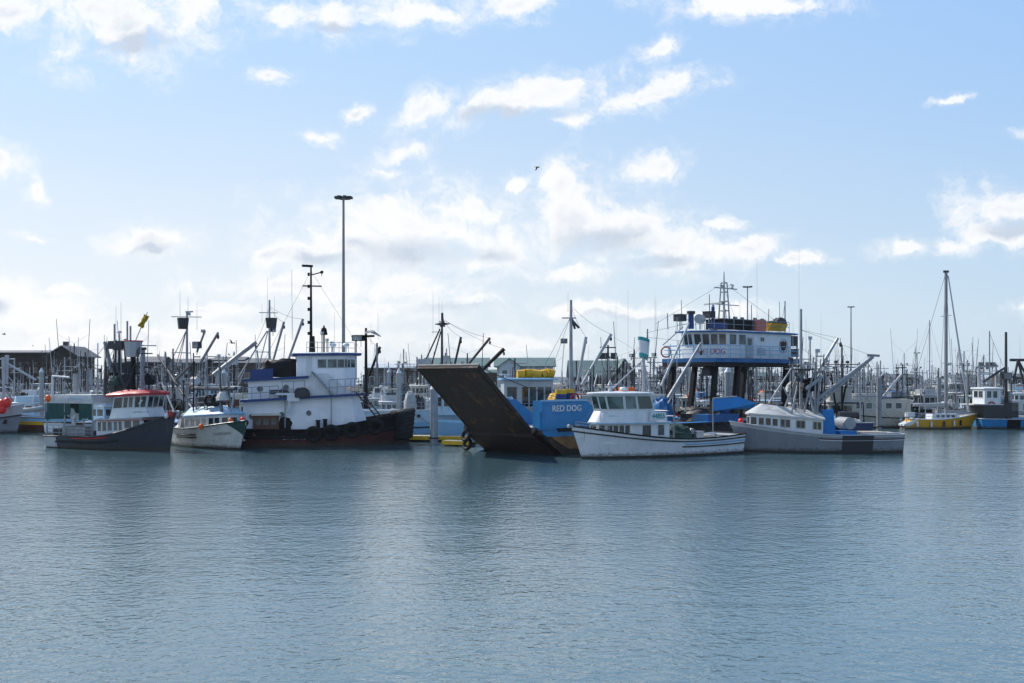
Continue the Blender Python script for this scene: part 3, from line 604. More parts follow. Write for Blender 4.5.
# ------------------------------------------------------------------ landing craft
def landing_craft():
    hd = 180 + math.degrees(math.atan2(.66, .75)); d = Vector((-.75, -.66, 0)).normalized()
    cf = Vector((-.8, 82.7, 0)); L = 33.0
    b = Boat('landing_craft', cf, hd, L, 0, 'blue landing craft with raised rusty bow ramp and white wheelhouse on black legs', 'landing craft'); r = b.root
    x1 = L / 2; hw = 4.5; DZ = 1.85
    # lower hull with raked bow
    prof = [(-x1, -.7), (x1 - 5.0, -.7), (x1 - 2.2, -.1), (x1, 1.5), (x1, DZ), (-x1, DZ)]
    MB().side(prof, -hw, hw).build('hull', 'hullrust', r)
    MB().side([(x1 - 7.0, DZ - .004), (x1 - .5, DZ - .004), (x1 - 1.1, 1.2), (x1 - 2.6, .45), (x1 - 5.6, .3)], hw + .004, hw + .03).build('ochre_plating', 'mossy', r)
    for s_ in (1, -1): MB().side([(x1 - 7.4, DZ - .02), (x1 - 7.0, 1.38), (x1 - .45, 1.38), (x1 - .01, 1.62), (x1 - .01, DZ - .02)], s_ * (hw + .034), s_ * (hw + .06)).build('side_plating', 'vblue', r)
    # bow bulwarks: near and far wing with the open well between them
    top = 4.0
    for s_ in (1, -1):
        wp = [(x1, DZ + .003), (x1, top), (x1 - 4.6, top - .05), (x1 - 7.6, DZ + .16), (-6.0, DZ + .14), (-x1, DZ + .14), (-x1, DZ + .003)]
        MB().side(wp, s_ * (hw - .02), s_ * (hw - 1.0)).build('bulwark', 'vblue', r)
        for x0, xx, z0, z1 in ((x1 - .003, x1 + .05, 2.2, 3.2),):
            MB().box((x1 + .02, s_ * (hw - .5), 2.6), (.06, .7, 1.2)).build('bow_panel', 'vblue', r)
        MB().box((x1 - 2.3, s_ * (hw - .02), top + .0), (4.7, .16, .12)).build('bulwark_cap', 'sky' if s_ > 0 else 'vblue', r)
    MB().box((x1 - 14, hw + .08, DZ), (25, .22, .24)).build('rub_rail', 'black', r); MB().box((x1 - 14, -hw - .08, DZ), (25, .22, .24)).build('rub_rail', 'black', r)
    lettering('name_lettering', 'RED DOG', .62, 'white', r, (b.at(567, 408.5, hw).x, hw - .005, b.at(567, 408.5, hw).z), (-1, 0, 0), (0, 0, 1), sx=1.1)
    MB().box((x1 - 9, 0, DZ + .03), (14, 7, .05)).build('cargo_deck', 'deckg', r)
    # ramp
    a = R(43); Lr = 6.9; hz = Vector((x1 + .05, 0, DZ)); ux = Vector((math.cos(a), 0, math.sin(a))); un = Vector((math.sin(a), 0, -math.cos(a)))
    mb = MB(); w = 3.55
    q = [hz + Vector((0, s_ * w, 0)) + ux * l for s_, l in ((-1, -.25), (1, -.25), (1, Lr), (-1, Lr))]
    mb.box8(q, [p + un * .28 for p in q]); rp = mb.build('bow_ramp', 'rampst', r, False)
    mb = MB()
    for i in (0, 5):
        y = -w + .15 + (2 * w - .3) * i / 5
        c = [hz + Vector((0, y + e, 0)) + ux * l + un * .278 for e, l in ((-.06, .2), (.06, .2), (.06, Lr - .1), (-.06, Lr - .1))]
        mb.box8(c, [p + un * .05 for p in c])
    for l in (.5, 6.7):
        c = [hz + Vector((0, s_ * (w - .05), 0)) + ux * (l + e) + un * .276 for s_, e in ((-1, -.05), (1, -.05), (1, .05), (-1, .05))]; mb.box8(c, [p + un * .035 for p in c])
    mb.build('ramp_stiffeners', 'rampst', rp, False)
    MB().tube(q[2] + Vector((0, 0, .02)), q[3] + Vector((0, 0, .02)), .07).build('ramp_lip', 'plank', rp)
    for s_ in (-1, 1):
        MB().tube((x1 - .4, s_ * (w + .3), DZ), (x1 + .35, s_ * (w + .3), DZ), .22, n=10).build('ramp_hinge', 'dark', r)
        sagline(r, hz + Vector((0, s_ * (w - .1), 0)) + ux * (Lr - .3), (x1 - 6.0, s_ * (hw - .5), 3.4), .25, .035, 'dark', 'ramp_chain')
    # skirt below the ramp
    MB().side([(x1 + .02, DZ - .02), (x1 + .28, DZ - .5), (x1 - 1.6, .0), (x1 - 2.0, .1)], -w - .2, w + .2).build('bow_skirt', 'rampst', r)
    tyre(r, (x1 + .25, -w - .35, 1.2), (1, 0, .3), .4, .15); tyre(r, (x1 + .1, -w - .4, .5), (1, 0, .3), .38, .14)
    # wheelhouse on stilts
    xa, xf, ww = b.at(791, 345, 3.4).x, b.at(718, 345, 3.4).x, 3.4
    zf = b.at(718, 362, 3.8).z; zr = zf + 2.62
    FY = -.7; CY = (ww + FY) / 2
    plat = [(xa - .6, -2.0), (xf + 1.0, -2.0), (xf + 1.4, .4), (xf + 1.0, ww + .5), (xa - .6, ww + .5)]
    MB().prism(plat, zf - .35, zf - .003).build('platform_beams', 'black', r); MB().prism([(x * 1.0, y * 1.02) for x, y in plat], zf, zf + .34).build('platform', 'dblue', r)
    zb = zf + .38
    for x, y, rr in ((xf + .9, ww, .20), (xf + .9, -1.6, .20), (xf - 2.2, ww, .20), (xf - 2.2, -1.6, .20), (xa + 1.2, ww, .23), (xa + 1.2, -1.6, .23)):
        MB().box8([(x + i - .0, y + j, DZ) for i, j in ((-rr, -rr), (rr, -rr), (rr, rr), (-rr, rr))], [(x + i - .75, y * .95 + j, zf - .34) for i, j in ((-rr, -rr), (rr, -rr), (rr, rr), (-rr, rr))]).build('support_leg', 'black', r, False)
    base = [(xa, FY), (xf - .1, FY), (xf + .45, FY + .8), (xf + .5, CY - .2), (xf - 1.3, ww), (xa, ww)]
    lo = house(r, 'wheelhouse_wall', base, zb, zb + 1.05, 'white')
    q = house(r, 'wheelhouse', base, zb + 1.05, zr, 'white', [(x + (.25 if x > xf else 0), y) for x, y in base])
    windows(r, q[1], 1, .08, .92, .10, .86, gap=.1, frame='white')
    for i, n in ((2, 2), (3, 4)): windows(r, q[i], n, .02, .98, .10, .86, gap=.2, frame='white')
    for u0, u1 in ((.03, .13), (.17, .27)): window(r, q[4], u0, u1, .12, .85); window(r, q[0], 1 - u1, 1 - u0, .12, .85)
    Lh = xf - xa
    def sidew(u): return Vector((xf - u * Lh, ww, 0))
    dr = MB().panel([Vector((xf - u * Lh, ww + .002, z)) for u, z in ((.36, zb + .05), (.46, zb + .05), (.46, zr - .35), (.36, zr - .35))], .06).build('door', 'lgrey', r, False)
    MB().panel([Vector((xf - u * Lh, ww + .064, z)) for u, z in ((.385, zb + 1.15), (.435, zb + 1.15), (.435, zr - .5), (.385, zr - .5))], .02).build('pane', 'glass', dr, False)
    window(r, q[4], .50, .56, .42, .72); MB().panel([Vector((xf - u * Lh, ww + .002, z)) for u, z in ((.52, zb + .3), (.63, zb + .3), (.63, zb + .95), (.52, zb + .95))], .05).build('vent_louvre', 'lgrey', r, False)
    # crest: maroon shield in a pale ring
    cc = Vector((xf - .885 * Lh, ww, zb + 1.2)); cr = MB().torus(cc + Vector((0, .02, 0)), (0, 1, 0), .62, .05, 20, 6).build('crest_ring', 'lgrey', r)
    sh = [(-.45, .42), (-.18, .36), (0, .46), (.18, .36), (.45, .42), (.42, -.05), (.25, -.35), (0, -.52), (-.25, -.35), (-.42, -.05)]
    MB().side([(cc.x + x, cc.z + z) for x, z in sh], cc.y + .002, cc.y + .05).build('crest_shield', 'maroon', cr, False)
    # name on the front walls
    for wi, txt in ((3, 'RED DOG'),):
        p = on(lo[wi], .5, .52); lettering('wheelhouse_name', txt, .72, 'red', r, p + wnormal(lo[wi]) * .01, lo[wi][1] - lo[wi][0], (0, 0, 1), sx=.80)
    rf = [(xa - .5, FY), (xf + .2, FY), (xf + .6, CY - .2), (xf - 1.2, ww), (xa - .5, ww)]
    roof(r, rf, zr, 'white', .35, .14, .12, edge='dblue')
    zt = zr + .26
    railing(r, [(xa - .4, -1.9, zb), (xf + .9, -1.9, zb), (xf + 1.3, .4, zb), (xf + .9, ww + .42, zb), (xa - .4, ww + .42, zb)], 1.1, 22, .03, 3, 'sky')
    railing(r, [(xf + .5, FY, zt), (xf + .5, ww - .2, zt), (xa, ww - .2, zt)], .9, 12, .025, 2)
    # gear on the roof
    crate(r, 'roof_raft_box', (xf - .45 * Lh, 1.2, zt + .5), (Lh * .42, 2.4, .95), 'black'); MB().box((xf - 1.6, ww - 1.3, zt + .35), (1.7, .9, .55)).build('blue_locker', 'blue', r)
    MB().tube((xf - .66 * Lh, ww - .9, zt), (xf - .66 * Lh, ww - .9, zt + 1.05), .62, .60, 14).build('roof_barrel', 'pink', r)
    mb = MB(); x0 = xf - .74 * Lh; x9 = xf - 1.04 * Lh
    mb.rings([[(x, ww - .9 + s_ * .8 * k, zt + z) for s_, z in ((-.4, .1), (.4, .1), (1, .75), (-1, .75))] for x, k in ((x0, 1), (x0 - 1.4, 1), (x9 + .5, .8), (x9, .15))]); mb.build('yellow_skiff', 'yellow', r)
    netpile(r, (x9 + .9, ww - .9, zt + .6), (1.3, 1.1, .75), 'dark', 9, 'outboard_bundle'); netpile(r, (x0 - .9, ww - .9, zt + .65), (1.2, 1.0, .35), 'dark', 10, 'rope_bundle')
    # mast lattice
    m0 = b.at(724, 326, 0); mt = b.at(727, 283, 0).z; mx = m0.x
    def leg(s1, s2): return (mx + .42 * s1, .38 * s2, zt), (mx + .2 * s1, .18 * s2, mt)
    ml = [MB().tube(*leg(s1, s2), .09, .06).build('lattice_leg', 'lgrey', r) for s1 in (1, -1) for s2 in (1, -1)]
    mb = MB()
    for i in range(6):
        k = i / 5; z = zt + .2 + (mt - zt - .2) * k; e = .42 - .22 * k; g = .38 - .2 * k
        mb.path([(mx + e, g, z), (mx - e, g, z), (mx - e, -g, z), (mx + e, -g, z), (mx + e, g, z)], .055, 5)
    mb.build('lattice_brace', 'lgrey', r)
    spar(r, 'mast_pole', (mx, 0, mt), (mx, 0, b.at(727, 272, 0).z), .08, .04, 'lgrey'); spar(r, 'crosstree', (mx - 1.9, 0, mt - .5), (mx + 1.4, 0, mt - .5), .06, mat='lgrey'); spar(r, 'crosstree', (mx - 2.2, 0, mt - 2.0), (mx + 1.2, 0, mt - 2.0), .045, mat='lgrey')
    for z in (mt - .4, mt - 1.9, mt - 3.4): floodlight(r, (mx + .75, .5, z), .3, .4, 'lgrey')
    radar(r, (mx - 1.2, 0, mt - .45), 1.1)
    # scanner post, funnel, search light, horn boxes
    p = b.at(713, 325, .8); spar(r, 'scanner_post', (p.x, .8, zt), (p.x, .8, b.at(713, 307, .8).z), .18, .15, 'blue'); o = radar(r, (p.x, .8, b.at(713, 307, .8).z), 2.6, 'lgrey', 1.3)
    p = b.at(691, 325, 1.5); spar(r, 'exhaust_stack', (p.x, 1.5, zt), (p.x, 1.5, b.at(691, 314, 1.5).z), .26, .24, 'blue', 12); MB().tube((p.x, 1.5, b.at(691, 314, 1.5).z), (p.x, 1.5, b.at(691, 314, 1.5).z + .25), .36, .36, 12).build('stack_cap', 'dark', r)
    for px, py, y in ((680, 318, 1.6), (709, 315, 1.0)):
        p = b.at(px, py, y); crate(r, 'light_box', p, (.8, .8, .55), 'dark'); spar(r, 'light_post', (p.x, p.y, zt - .1), p, .05, mat='lgrey')
    p = b.at(700, 319, 1.2); MB().tube(p - Vector((.4, .2, 0)), p + Vector((.4, .2, 0)), .42, .42, 14).build('search_light', 'lgrey', r); spar(r, 'search_light_post', (p.x, p.y, zt), p, .06)
    for px, top, y in ((757, 259, 1.5), (676, 314, -2.5), (740, 300, -2), (656, 300, -3)):
        p = b.at(px, 330, y); whip(r, (p.x, y, zt), b.at(px, top, y).z - zt)
    for z, e in ((mt, (xf + .8, -3, zt + .6)), (mt, (xa, 2.5, zt + .6)), (mt - .5, (xa, -2.5, zt + .6))): stay(r, (mx, 0, z), e)
    for k in range(9): p = b.at(668 + 14 * k, 326, -.4 + .4 * (k % 4)); spar(r, 'roof_aerial', (p.x, p.y, zt), (p.x + .1, p.y, zt + (1.4, 2.6, 1.1, 3.2, 1.8)[k % 5]), .045, .03, ['dark', 'lgrey', 'sky'][k % 3])
    for k in range(5): p = b.at(735 + 10 * k, 324, 2.2); floodlight(r, (p.x, 2.2 - .3 * (k % 2), zt + 1.1), .32, 1.6, 'dark')
    # aft end: machinery on the platform behind the house, forward porch rail
    p = b.at(797, 338, 2.8); crate(r, 'machinery_rack', (xa - 1.0, 2.2, zb + 1.7), (1.2, 1.6, .9), 'dark'); crate(r, 'machinery_rack', (xa - 1.1, 2.3, zb + .6), (1.3, 1.5, .7), 'dark'); spar(r, 'rack_post', (xa - 1.7, 2.9, zf), (xa - 1.7, 2.9, zb + 2.2), .08, mat='dark'); spar(r, 'rack_post', (xa - .4, 2.9, zf), (xa - .4, 2.9, zb + 2.2), .08, mat='dark')
    ring_buoy(r, b.at(666, 352, -1.9), (1, .4, 0), .45, 'pink'); spar(r, 'stair_rail', b.at(663, 345, -1.8), b.at(683, 327, -1.8), .05)
    netpile(r, b.at(708, 370, 2.5) - Vector((0, 0, .5)), (1.0, 1.0, .9), 'dark', 12, 'hanging_bundle')
    # cargo deck gear
    x = b.at(588, 420, 0).x
    for px, py, y, m_, dd in ((569, 397, 2.2, 'blue', (.7, .7, 1.0)), (561, 398, 2.6, 'blue', (.7, .7, 1.0))):
        p = b.at(px, py, y); MB().tube((p.x, y, DZ), (p.x, y, p.z + .3), .42, n=14).build('drum', m_, r); MB().tube((p.x, y, p.z + .3), (p.x, y, p.z + .62), .44, n=14).build('drum_lid', 'yellow', r)
    p = b.at(575, 399, 2.8); ring_buoy(r, p, (0, 1, 0), .4, 'red'); netpile(r, (b.at(556, 402, 1).x, 1, DZ + 1.6), (1.3, 1.3, 1.0), 'yellow', 6, 'yellow_fender_pile')
    p = b.at(694, 412, 2.0); MB().box((p.x - 1.5, 3.2, DZ + .38), (4.2, 1.6, .7)).build('blue_cargo_box', 'dblue', r); p = b.at(742, 420, 3); MB().tube((p.x + 1.6, 2.5, DZ), (p.x + 1.6, 2.5, DZ + 1.9), .6, n=16).build('fuel_tank', 'blue', r)
    p = b.at(666, 402, 0); netpile(r, (p.x, -.5, DZ + .05), (1.5, 2.0, 2.0), 'dblue', 91, 'tarp_covered_cargo'); netpile(r, (p.x - 4, .5, DZ + .05), (3.4, 3.0, 1.2), 'dark', 92, 'cargo_heap')
    railing(r, [(x1 - 9, -hw + .3, DZ + .75), (-x1, -hw + .3, DZ + .75)], 1.0, 14)
    return b

# ------------------------------------------------------------------ tug
def tug():
    b = Boat('tugboat', W(407, 443.8), 13.0, 14.6, .45, 'black tugboat with white two storey superstructure, tyres along its hull and tall black mast', 'tugboat'); r = b.root
    h = Hull(14.6, 6.0, 1.5, 1.4, 2.95, rake=.3, trans=.7, tm=.40, draft=1.2, bexp=1.35, pb=4.6, pw=3.4, wlf=.93, flare=1.0, bul=.6, tsl=1.0)
    h.shell(r, ['maroon', 'maroon', 'black'], [(0, 1), (.44, 2)]); h.deck(r, 'deckg'); h.rail(r, 'bulwark_cap', 'black', 1.0, .08); h.rail(r, 'rub_rail', 'rubber', .56, .12, .05)
    # bow fender
    mb = MB()
    for j, f in enumerate((.25, .37, .49, .61, .73, .85, .96)): mb.path([h.pt(.90 + .1 * i / 8, f, s_, .12) for s_ in (1,) for i in range(9)] + [h.pt(1 - .1 * i / 8, f, -1, .12) for i in range(9)], .30, 8)
    mb.build('bow_fender', 'rubber', r)
    for px, py in ((313, 430.5), (331, 429), (352, 427), (376, 425)):
        t = h.tx(b.at(px, py, -2.9).x); p = h.pt(t, .72, -1, .13); tyre(r, p, (.1, 1, .15), .52, .19)
    for px in (318, 325): t = h.tx(b.at(px, 420, -2.5).x); p = h.pt(t, 1, -1, -.4); MB().tube(p - Vector((0, 0, .6)), p + Vector((0, 0, .65)), .16, n=10).tube(p + Vector((0, 0, .65)), p + Vector((0, 0, .72)), .22, n=10).build('bollard', 'black', r)
    t0 = h.tx(b.at(293, 437, -2.9).x); tp = h.pt(t0, .55, -1, .03); lettering('stern_name', 8, .38, 'lgrey', r, tp, (1, 0, 0), (0, .1, 1), sx=1.2)
    K = .055
    X = lambda px, y=-2.2: b.at(px, 400, y).x
    xa, xf = X(243), X(357)
    zd = .9; z1 = b.at(300, 399, -2.2).z - K * X(300)
    q = house(r, 'deckhouse', [(xa, -2.2), (xf, -2.2), (xf + 1.2, -1.2), (xf + 1.2, 1.2), (xf, 2.2), (xa, 2.2)], zd, z1, 'tugwhite', [(xa, -2.2), (xf - .5, -2.2), (xf + .2, -1.2), (xf + .2, 1.2), (xf - .5, 2.2), (xa, 2.2)], K)
    dk = [(xa - .2, -2.75), (xf - .2, -2.75), (xf + .8, -1.4), (xf + .8, 1.4), (xf - .2, 2.75), (xa - .2, 2.75)]
    MB(K).prism(dk, z1, z1 + .10).build('boat_deck', 'deckg', r); MB(K).prism([(x * 1.004, y * 1.01) for x, y in dk], z1 + .006, z1 + .2).build('blue_deck_edge', 'blue', r)
    for px in (252, 283, 311): u = (X(px) - xa) / (xf - xa); porthole(r, q[0], u, .62, .2)
    # upper tier aft
    xu = X(303); z2 = b.at(275, 380, -2.0).z - K * X(275)
    q2 = house(r, 'upper_deckhouse', [(xa + .4, -2.0), (xu, -2.0), (xu, 2.0), (xa + .4, 2.0)], z1 + .2, z2, 'tugwhite', None, K)
    for px in (260, 286): u = (X(px) - xa - .4) / (xu - xa - .4); porthole(r, q2[0], u, .55, .22)
    MB(K).box(((xa + xu) / 2 + .2, 0, z2 + .10), (xu - xa + .5, 4.7, .2)).build('upper_deck_edge', 'blue', r)
    # pilothouse
    xp, xq = X(297), X(351); z3 = b.at(325, 355.5, -2.0).z - .012 * X(325); kk = .012
    q3 = house(r, 'pilothouse', [(xp, -1.95), (xq - .5, -1.95), (xq + .5, -1.0), (xq + .5, 1.0), (xq - .5, 1.95), (xp, 1.95)], z1 + .9, z3, 'tugwhite', None, kk)
    for px0, px1 in ((318, 326), (328, 336.5), (338, 346), (347, 352)):
        u0, u1 = [(X(p, -1.95) - xp) / (xq - .5 - xp) for p in (px0, px1)]; window(r, q3[0], u0, min(.985, u1), .615, .865, frame='lgrey', pane='glassg')
    for i in (1, 2, 3): windows(r, q3[i], 2, .05, .95, .615, .865, pane='glassg')
    windows(r, q3[4], 4, .05, .6, .615, .865, pane='glassg')
    u = (X(311) - xp) / (xq - .5 - xp); MB().panel([on(q3[0], *w_) for w_ in ((u - .1, .32), (u + .02, .32), (u + .02, .95), (u - .1, .95))], .05).build('door', 'white', r, False)
    MB(.02).side([(xp + .6, z1 + .2), (xp + 4.6, z1 + .2), (xp + 2.5, z1 + 2.0), (xp + 1.6, z1 + 2.0)], -2.25, -1.9).build('companionway_casing', 'white', r)
    roof(r, [(xp, -1.95), (xq - .4, -1.95), (xq + .6, -1.0), (xq + .6, 1.0), (xq - .4, 1.95), (xp, 1.95)], z3, 'white', .32, .2, .1, kk, edge='blue')
    # rails, stairs
    zr = z1 + .2; railing(r, [(x, -2.65, zr + K * x) for x in (xp + 2.6, xp + 4, xq - .2)] + [(xq + .7, -1.3, zr + K * (xq + .7))], 1.25, 6, .03, 2, 'galv')
    railing(r, [(x, -2.65, zr + K * x) for x in (xa, xp - 1.5)], 1.0, 5, .03, 2, 'galv'); railing(r, [(x, -2.65, zr + K * x) for x in (xp - 1.2, xp + .6)], 1.3, 3, .03, 2, 'galv')
    a = Vector((xp + 3.0, -2.5, zr + K * xp + .1)); e = Vector((xp + 1.2, -2.3, zr + 1.95)); mb = MB()
    for i in range(8): p = a.lerp(e, (i + .5) / 8); mb.box(p, (.3, .7, .05))
    mb.tube(a + Vector((0, -.35, 0)), e + Vector((0, -.35, 0)), .05).tube(a + Vector((0, .3, 0)), e + Vector((0, .3, 0)), .05); mb.build('stairs', 'galv', r)
    mb = MB(); a = Vector((xf + 1.7, -2.0, 2.3)); e = Vector((xf - .1, -2.6, zr + .2))
    mb.tube(a, e, .06).tube(a + Vector((.45, 0, 0)), e + Vector((.45, 0, 0)), .06)
    for i in range(8): p = a.lerp(e, (i + .5) / 8); mb.tube(p, p + Vector((.45, 0, 0)), .035)
    mb.build('ladder', 'dark', r)
    for x0 in (X(331), X(285)): spar(r, 'awning_post', (x0, -2.6, 1.6), (x0, -2.6, z1 + K * x0), .05, mat='galv')
    # white crane arm and davit gear amidships
    p = b.at(292, 394, -2.6); mb = MB(); mb.box(p, (2.6, .25, .18)).tube(p - Vector((.2, 0, 0)), p - Vector((.2, 0, 1.6)), .12).box(p + Vector((.1, 0, -.35)), (1.0, .5, .5)); mb.build('davit_crane', 'white', r)
    netpile(r, b.at(302, 394, -2.5) - Vector((0, 0, .3)), (1.3, 1.0, .8), 'dark', 21, 'tarped_winch'); MB().tube(b.at(269, 392, -2.5), b.at(284, 391.5, -2.5), .16).build('hose_reel', 'dark', r); MB().tube(b.at(284, 394, -2.6), b.at(284, 394, -2.0), .45, n=14).build('winch', 'dark', r)
    # aft cabin of varnished wood, low
    cx0, cx1 = b.at(253, 430, -2.4).x, b.at(279, 430, -2.4).x
    qc = house(r, 'wooden_cabin', [(cx0, -2.45), (cx1, -2.45), (cx1, -.6), (cx0, -.6)], .85, 2.6, 'wood'); windows(r, qc[0], 3, .05, .95, .56, .85, gap=.3, frame='wood'); roof(r, [(cx0, -2.45), (cx1, -2.45), (cx1, -.6), (cx0, -.6)], 2.6, 'cream', .15, .1, .12, name='wooden_cabin_roof')
    netpile(r, (cx1 + .5, -1.7, 1.4), (1.2, 1.4, 1.5), 'black', 31, 'tarped_gear')
    MB(K).box((X(262), -.9, z2 + .58), (1.8, 2.0, .75)).build('blue_tank', 'blue', r)
    netpile(r, (X(283), .5, z2 + .2 + K * X(283)), (3.8, 2.2, 1.5), 'black', 33, 'black_tarp_heap')
    # mast
    mp = b.at(311, 354, 0); zt = b.at(310, 266, 0).z; mx = mp.x; zb = z3 + .2
    spar(r, 'mast', (mx, 0, zb - .2), (mx, 0, zt), .14, .07, 'black'); spar(r, 'crosstree', (mx - .7, 0, b.at(310, 286, 0).z), (mx + .9, 0, b.at(310, 286, 0).z), .06, mat='black')
    MB().box((mx - .3, 0, zt), (.9, .25, .18), .3).build('scanner_bar', 'black', r)
    for py in (276, 288, 300, 311, 324, 335): z = b.at(310, py, 0).z; MB().tube((mx - .2, -.1, z), (mx - .2, -.1, z + .26), .10, n=8).build('mast_light', 'black', r)
    spar(r, 'mast_arm', (mx, 0, b.at(310, 275, 0).z), (mx + .9, 0, b.at(315, 272, 0).z), .05, mat='black'); floodlight(r, (mx + .9, 0, b.at(315, 272, 0).z), .28, .3, 'black')
    MB().tube((mx + .1, .2, zb), (mx + .1, .2, b.at(311, 336, 0).z), .28, .22, 10).build('exhaust_stack', 'black', r)
    netpile(r, (mx + 1.1, .3, zb + 1.6), (.55, .6, .6), 'black', 35, 'horn_cluster'); spar(r, 'horn_post', (mx + 1.1, .3, zb), (mx + 1.1, .3, zb + 2.4), .07, mat='black')
    for px, py in ((322, 333), (327, 340), (332, 343)): p = b.at(px, py, -.6); floodlight(r, p, .3, .4, 'lgrey'); spar(r, 'light_post', (p.x, -.6, zb), p, .05)
    for px in (333, 346): p = b.at(px, 345, -.9); MB().ball(p, (.3, .3, .18), 10, 6).tube((p.x, p.y, zb), p, .05).build('dish_antenna', 'white', r)
    railing(r, [(xp + .8, -1.9, zb), (xq - .4, -1.9, zb), (xq + .4, -1, zb)], .9, 6, .022, 2, 'galv')
    whip(r, b.at(293, 340, .5), 6.0, -.15); whip(r, (mx + 1.9, -.8, zb), 3.5)
    for e in ((xq + 1.2, 0, zb), (xa + 1, 1.5, z2), (xa + 1, -1.5, z2)): stay(r, (mx, 0, zt - .4), e)
    return b
# ------------------------------------------------------------------ the two boats to the left of the tug
def pspar(b, name, p0, p1, r0, r1=None, y=0.0, mat='pipe', y1=None):
    return spar(b.root, name, b.at(*p0, y), b.at(*p1, y if y1 is None else y1), r0, r1, mat)
def clutter(b, x0, x1, y0, y1, n, seed, ya, yb):
    """posts, pipes, lamps, lines and slung gear between deck and masthead"""
    rnd = random.Random(seed); r = b.root; ms = ['dark', 'pipe', 'galv', 'black', 'lgrey', 'dark']
    for k in range(n):
        y = rnd.uniform(ya, yb); px = rnd.uniform(x0, x1); top = rnd.uniform(y0, y0 + (y1 - y0) * .7)
        p = b.at(px, y1 + 4, y); q = b.at(px + rnd.uniform(-4, 4), top, y); m = rnd.choice(ms)
        if k % 5 == 0: spar(r, 'boom', p, b.at(px + rnd.choice([-1, 1]) * rnd.uniform(9, 18), top + 6, y), .08, .06, m)
        elif k % 5 == 1: c = b.at(px + rnd.uniform(6, 16), top + 4, y); spar(r, 'cross_pipe', b.at(px, top + 4, y), c, .05, .05, m); spar(r, 'rig_post', p, b.at(px, top, y), .055, .05, m)
        else: spar(r, 'rig_post', p, q, rnd.uniform(.04, .09), .04, m)
        if k % 4 == 2: floodlight(r, q + Vector((0, 0, .1)), .35, rnd.uniform(-2.5, -.5), rnd.choice(['dark', 'lgrey']))
        if k % 6 == 3: netpile(r, b.at(px, rnd.uniform((y0 + y1) / 2, y1), y) - Vector((0, 0, .4)), (rnd.uniform(.7, 1.4), .8, rnd.uniform(.6, 1.0)), rnd.choice(['dark', 'canvas', 'black', 'net', 'whiteworn', 'galv']), seed * 31 + k, 'slung_gear')
        if k % 3 == 0: sagline(r, q, b.at(px + rnd.uniform(-30, 30), y1, y), rnd.uniform(.1, .5), .016, 'wire', 'line')
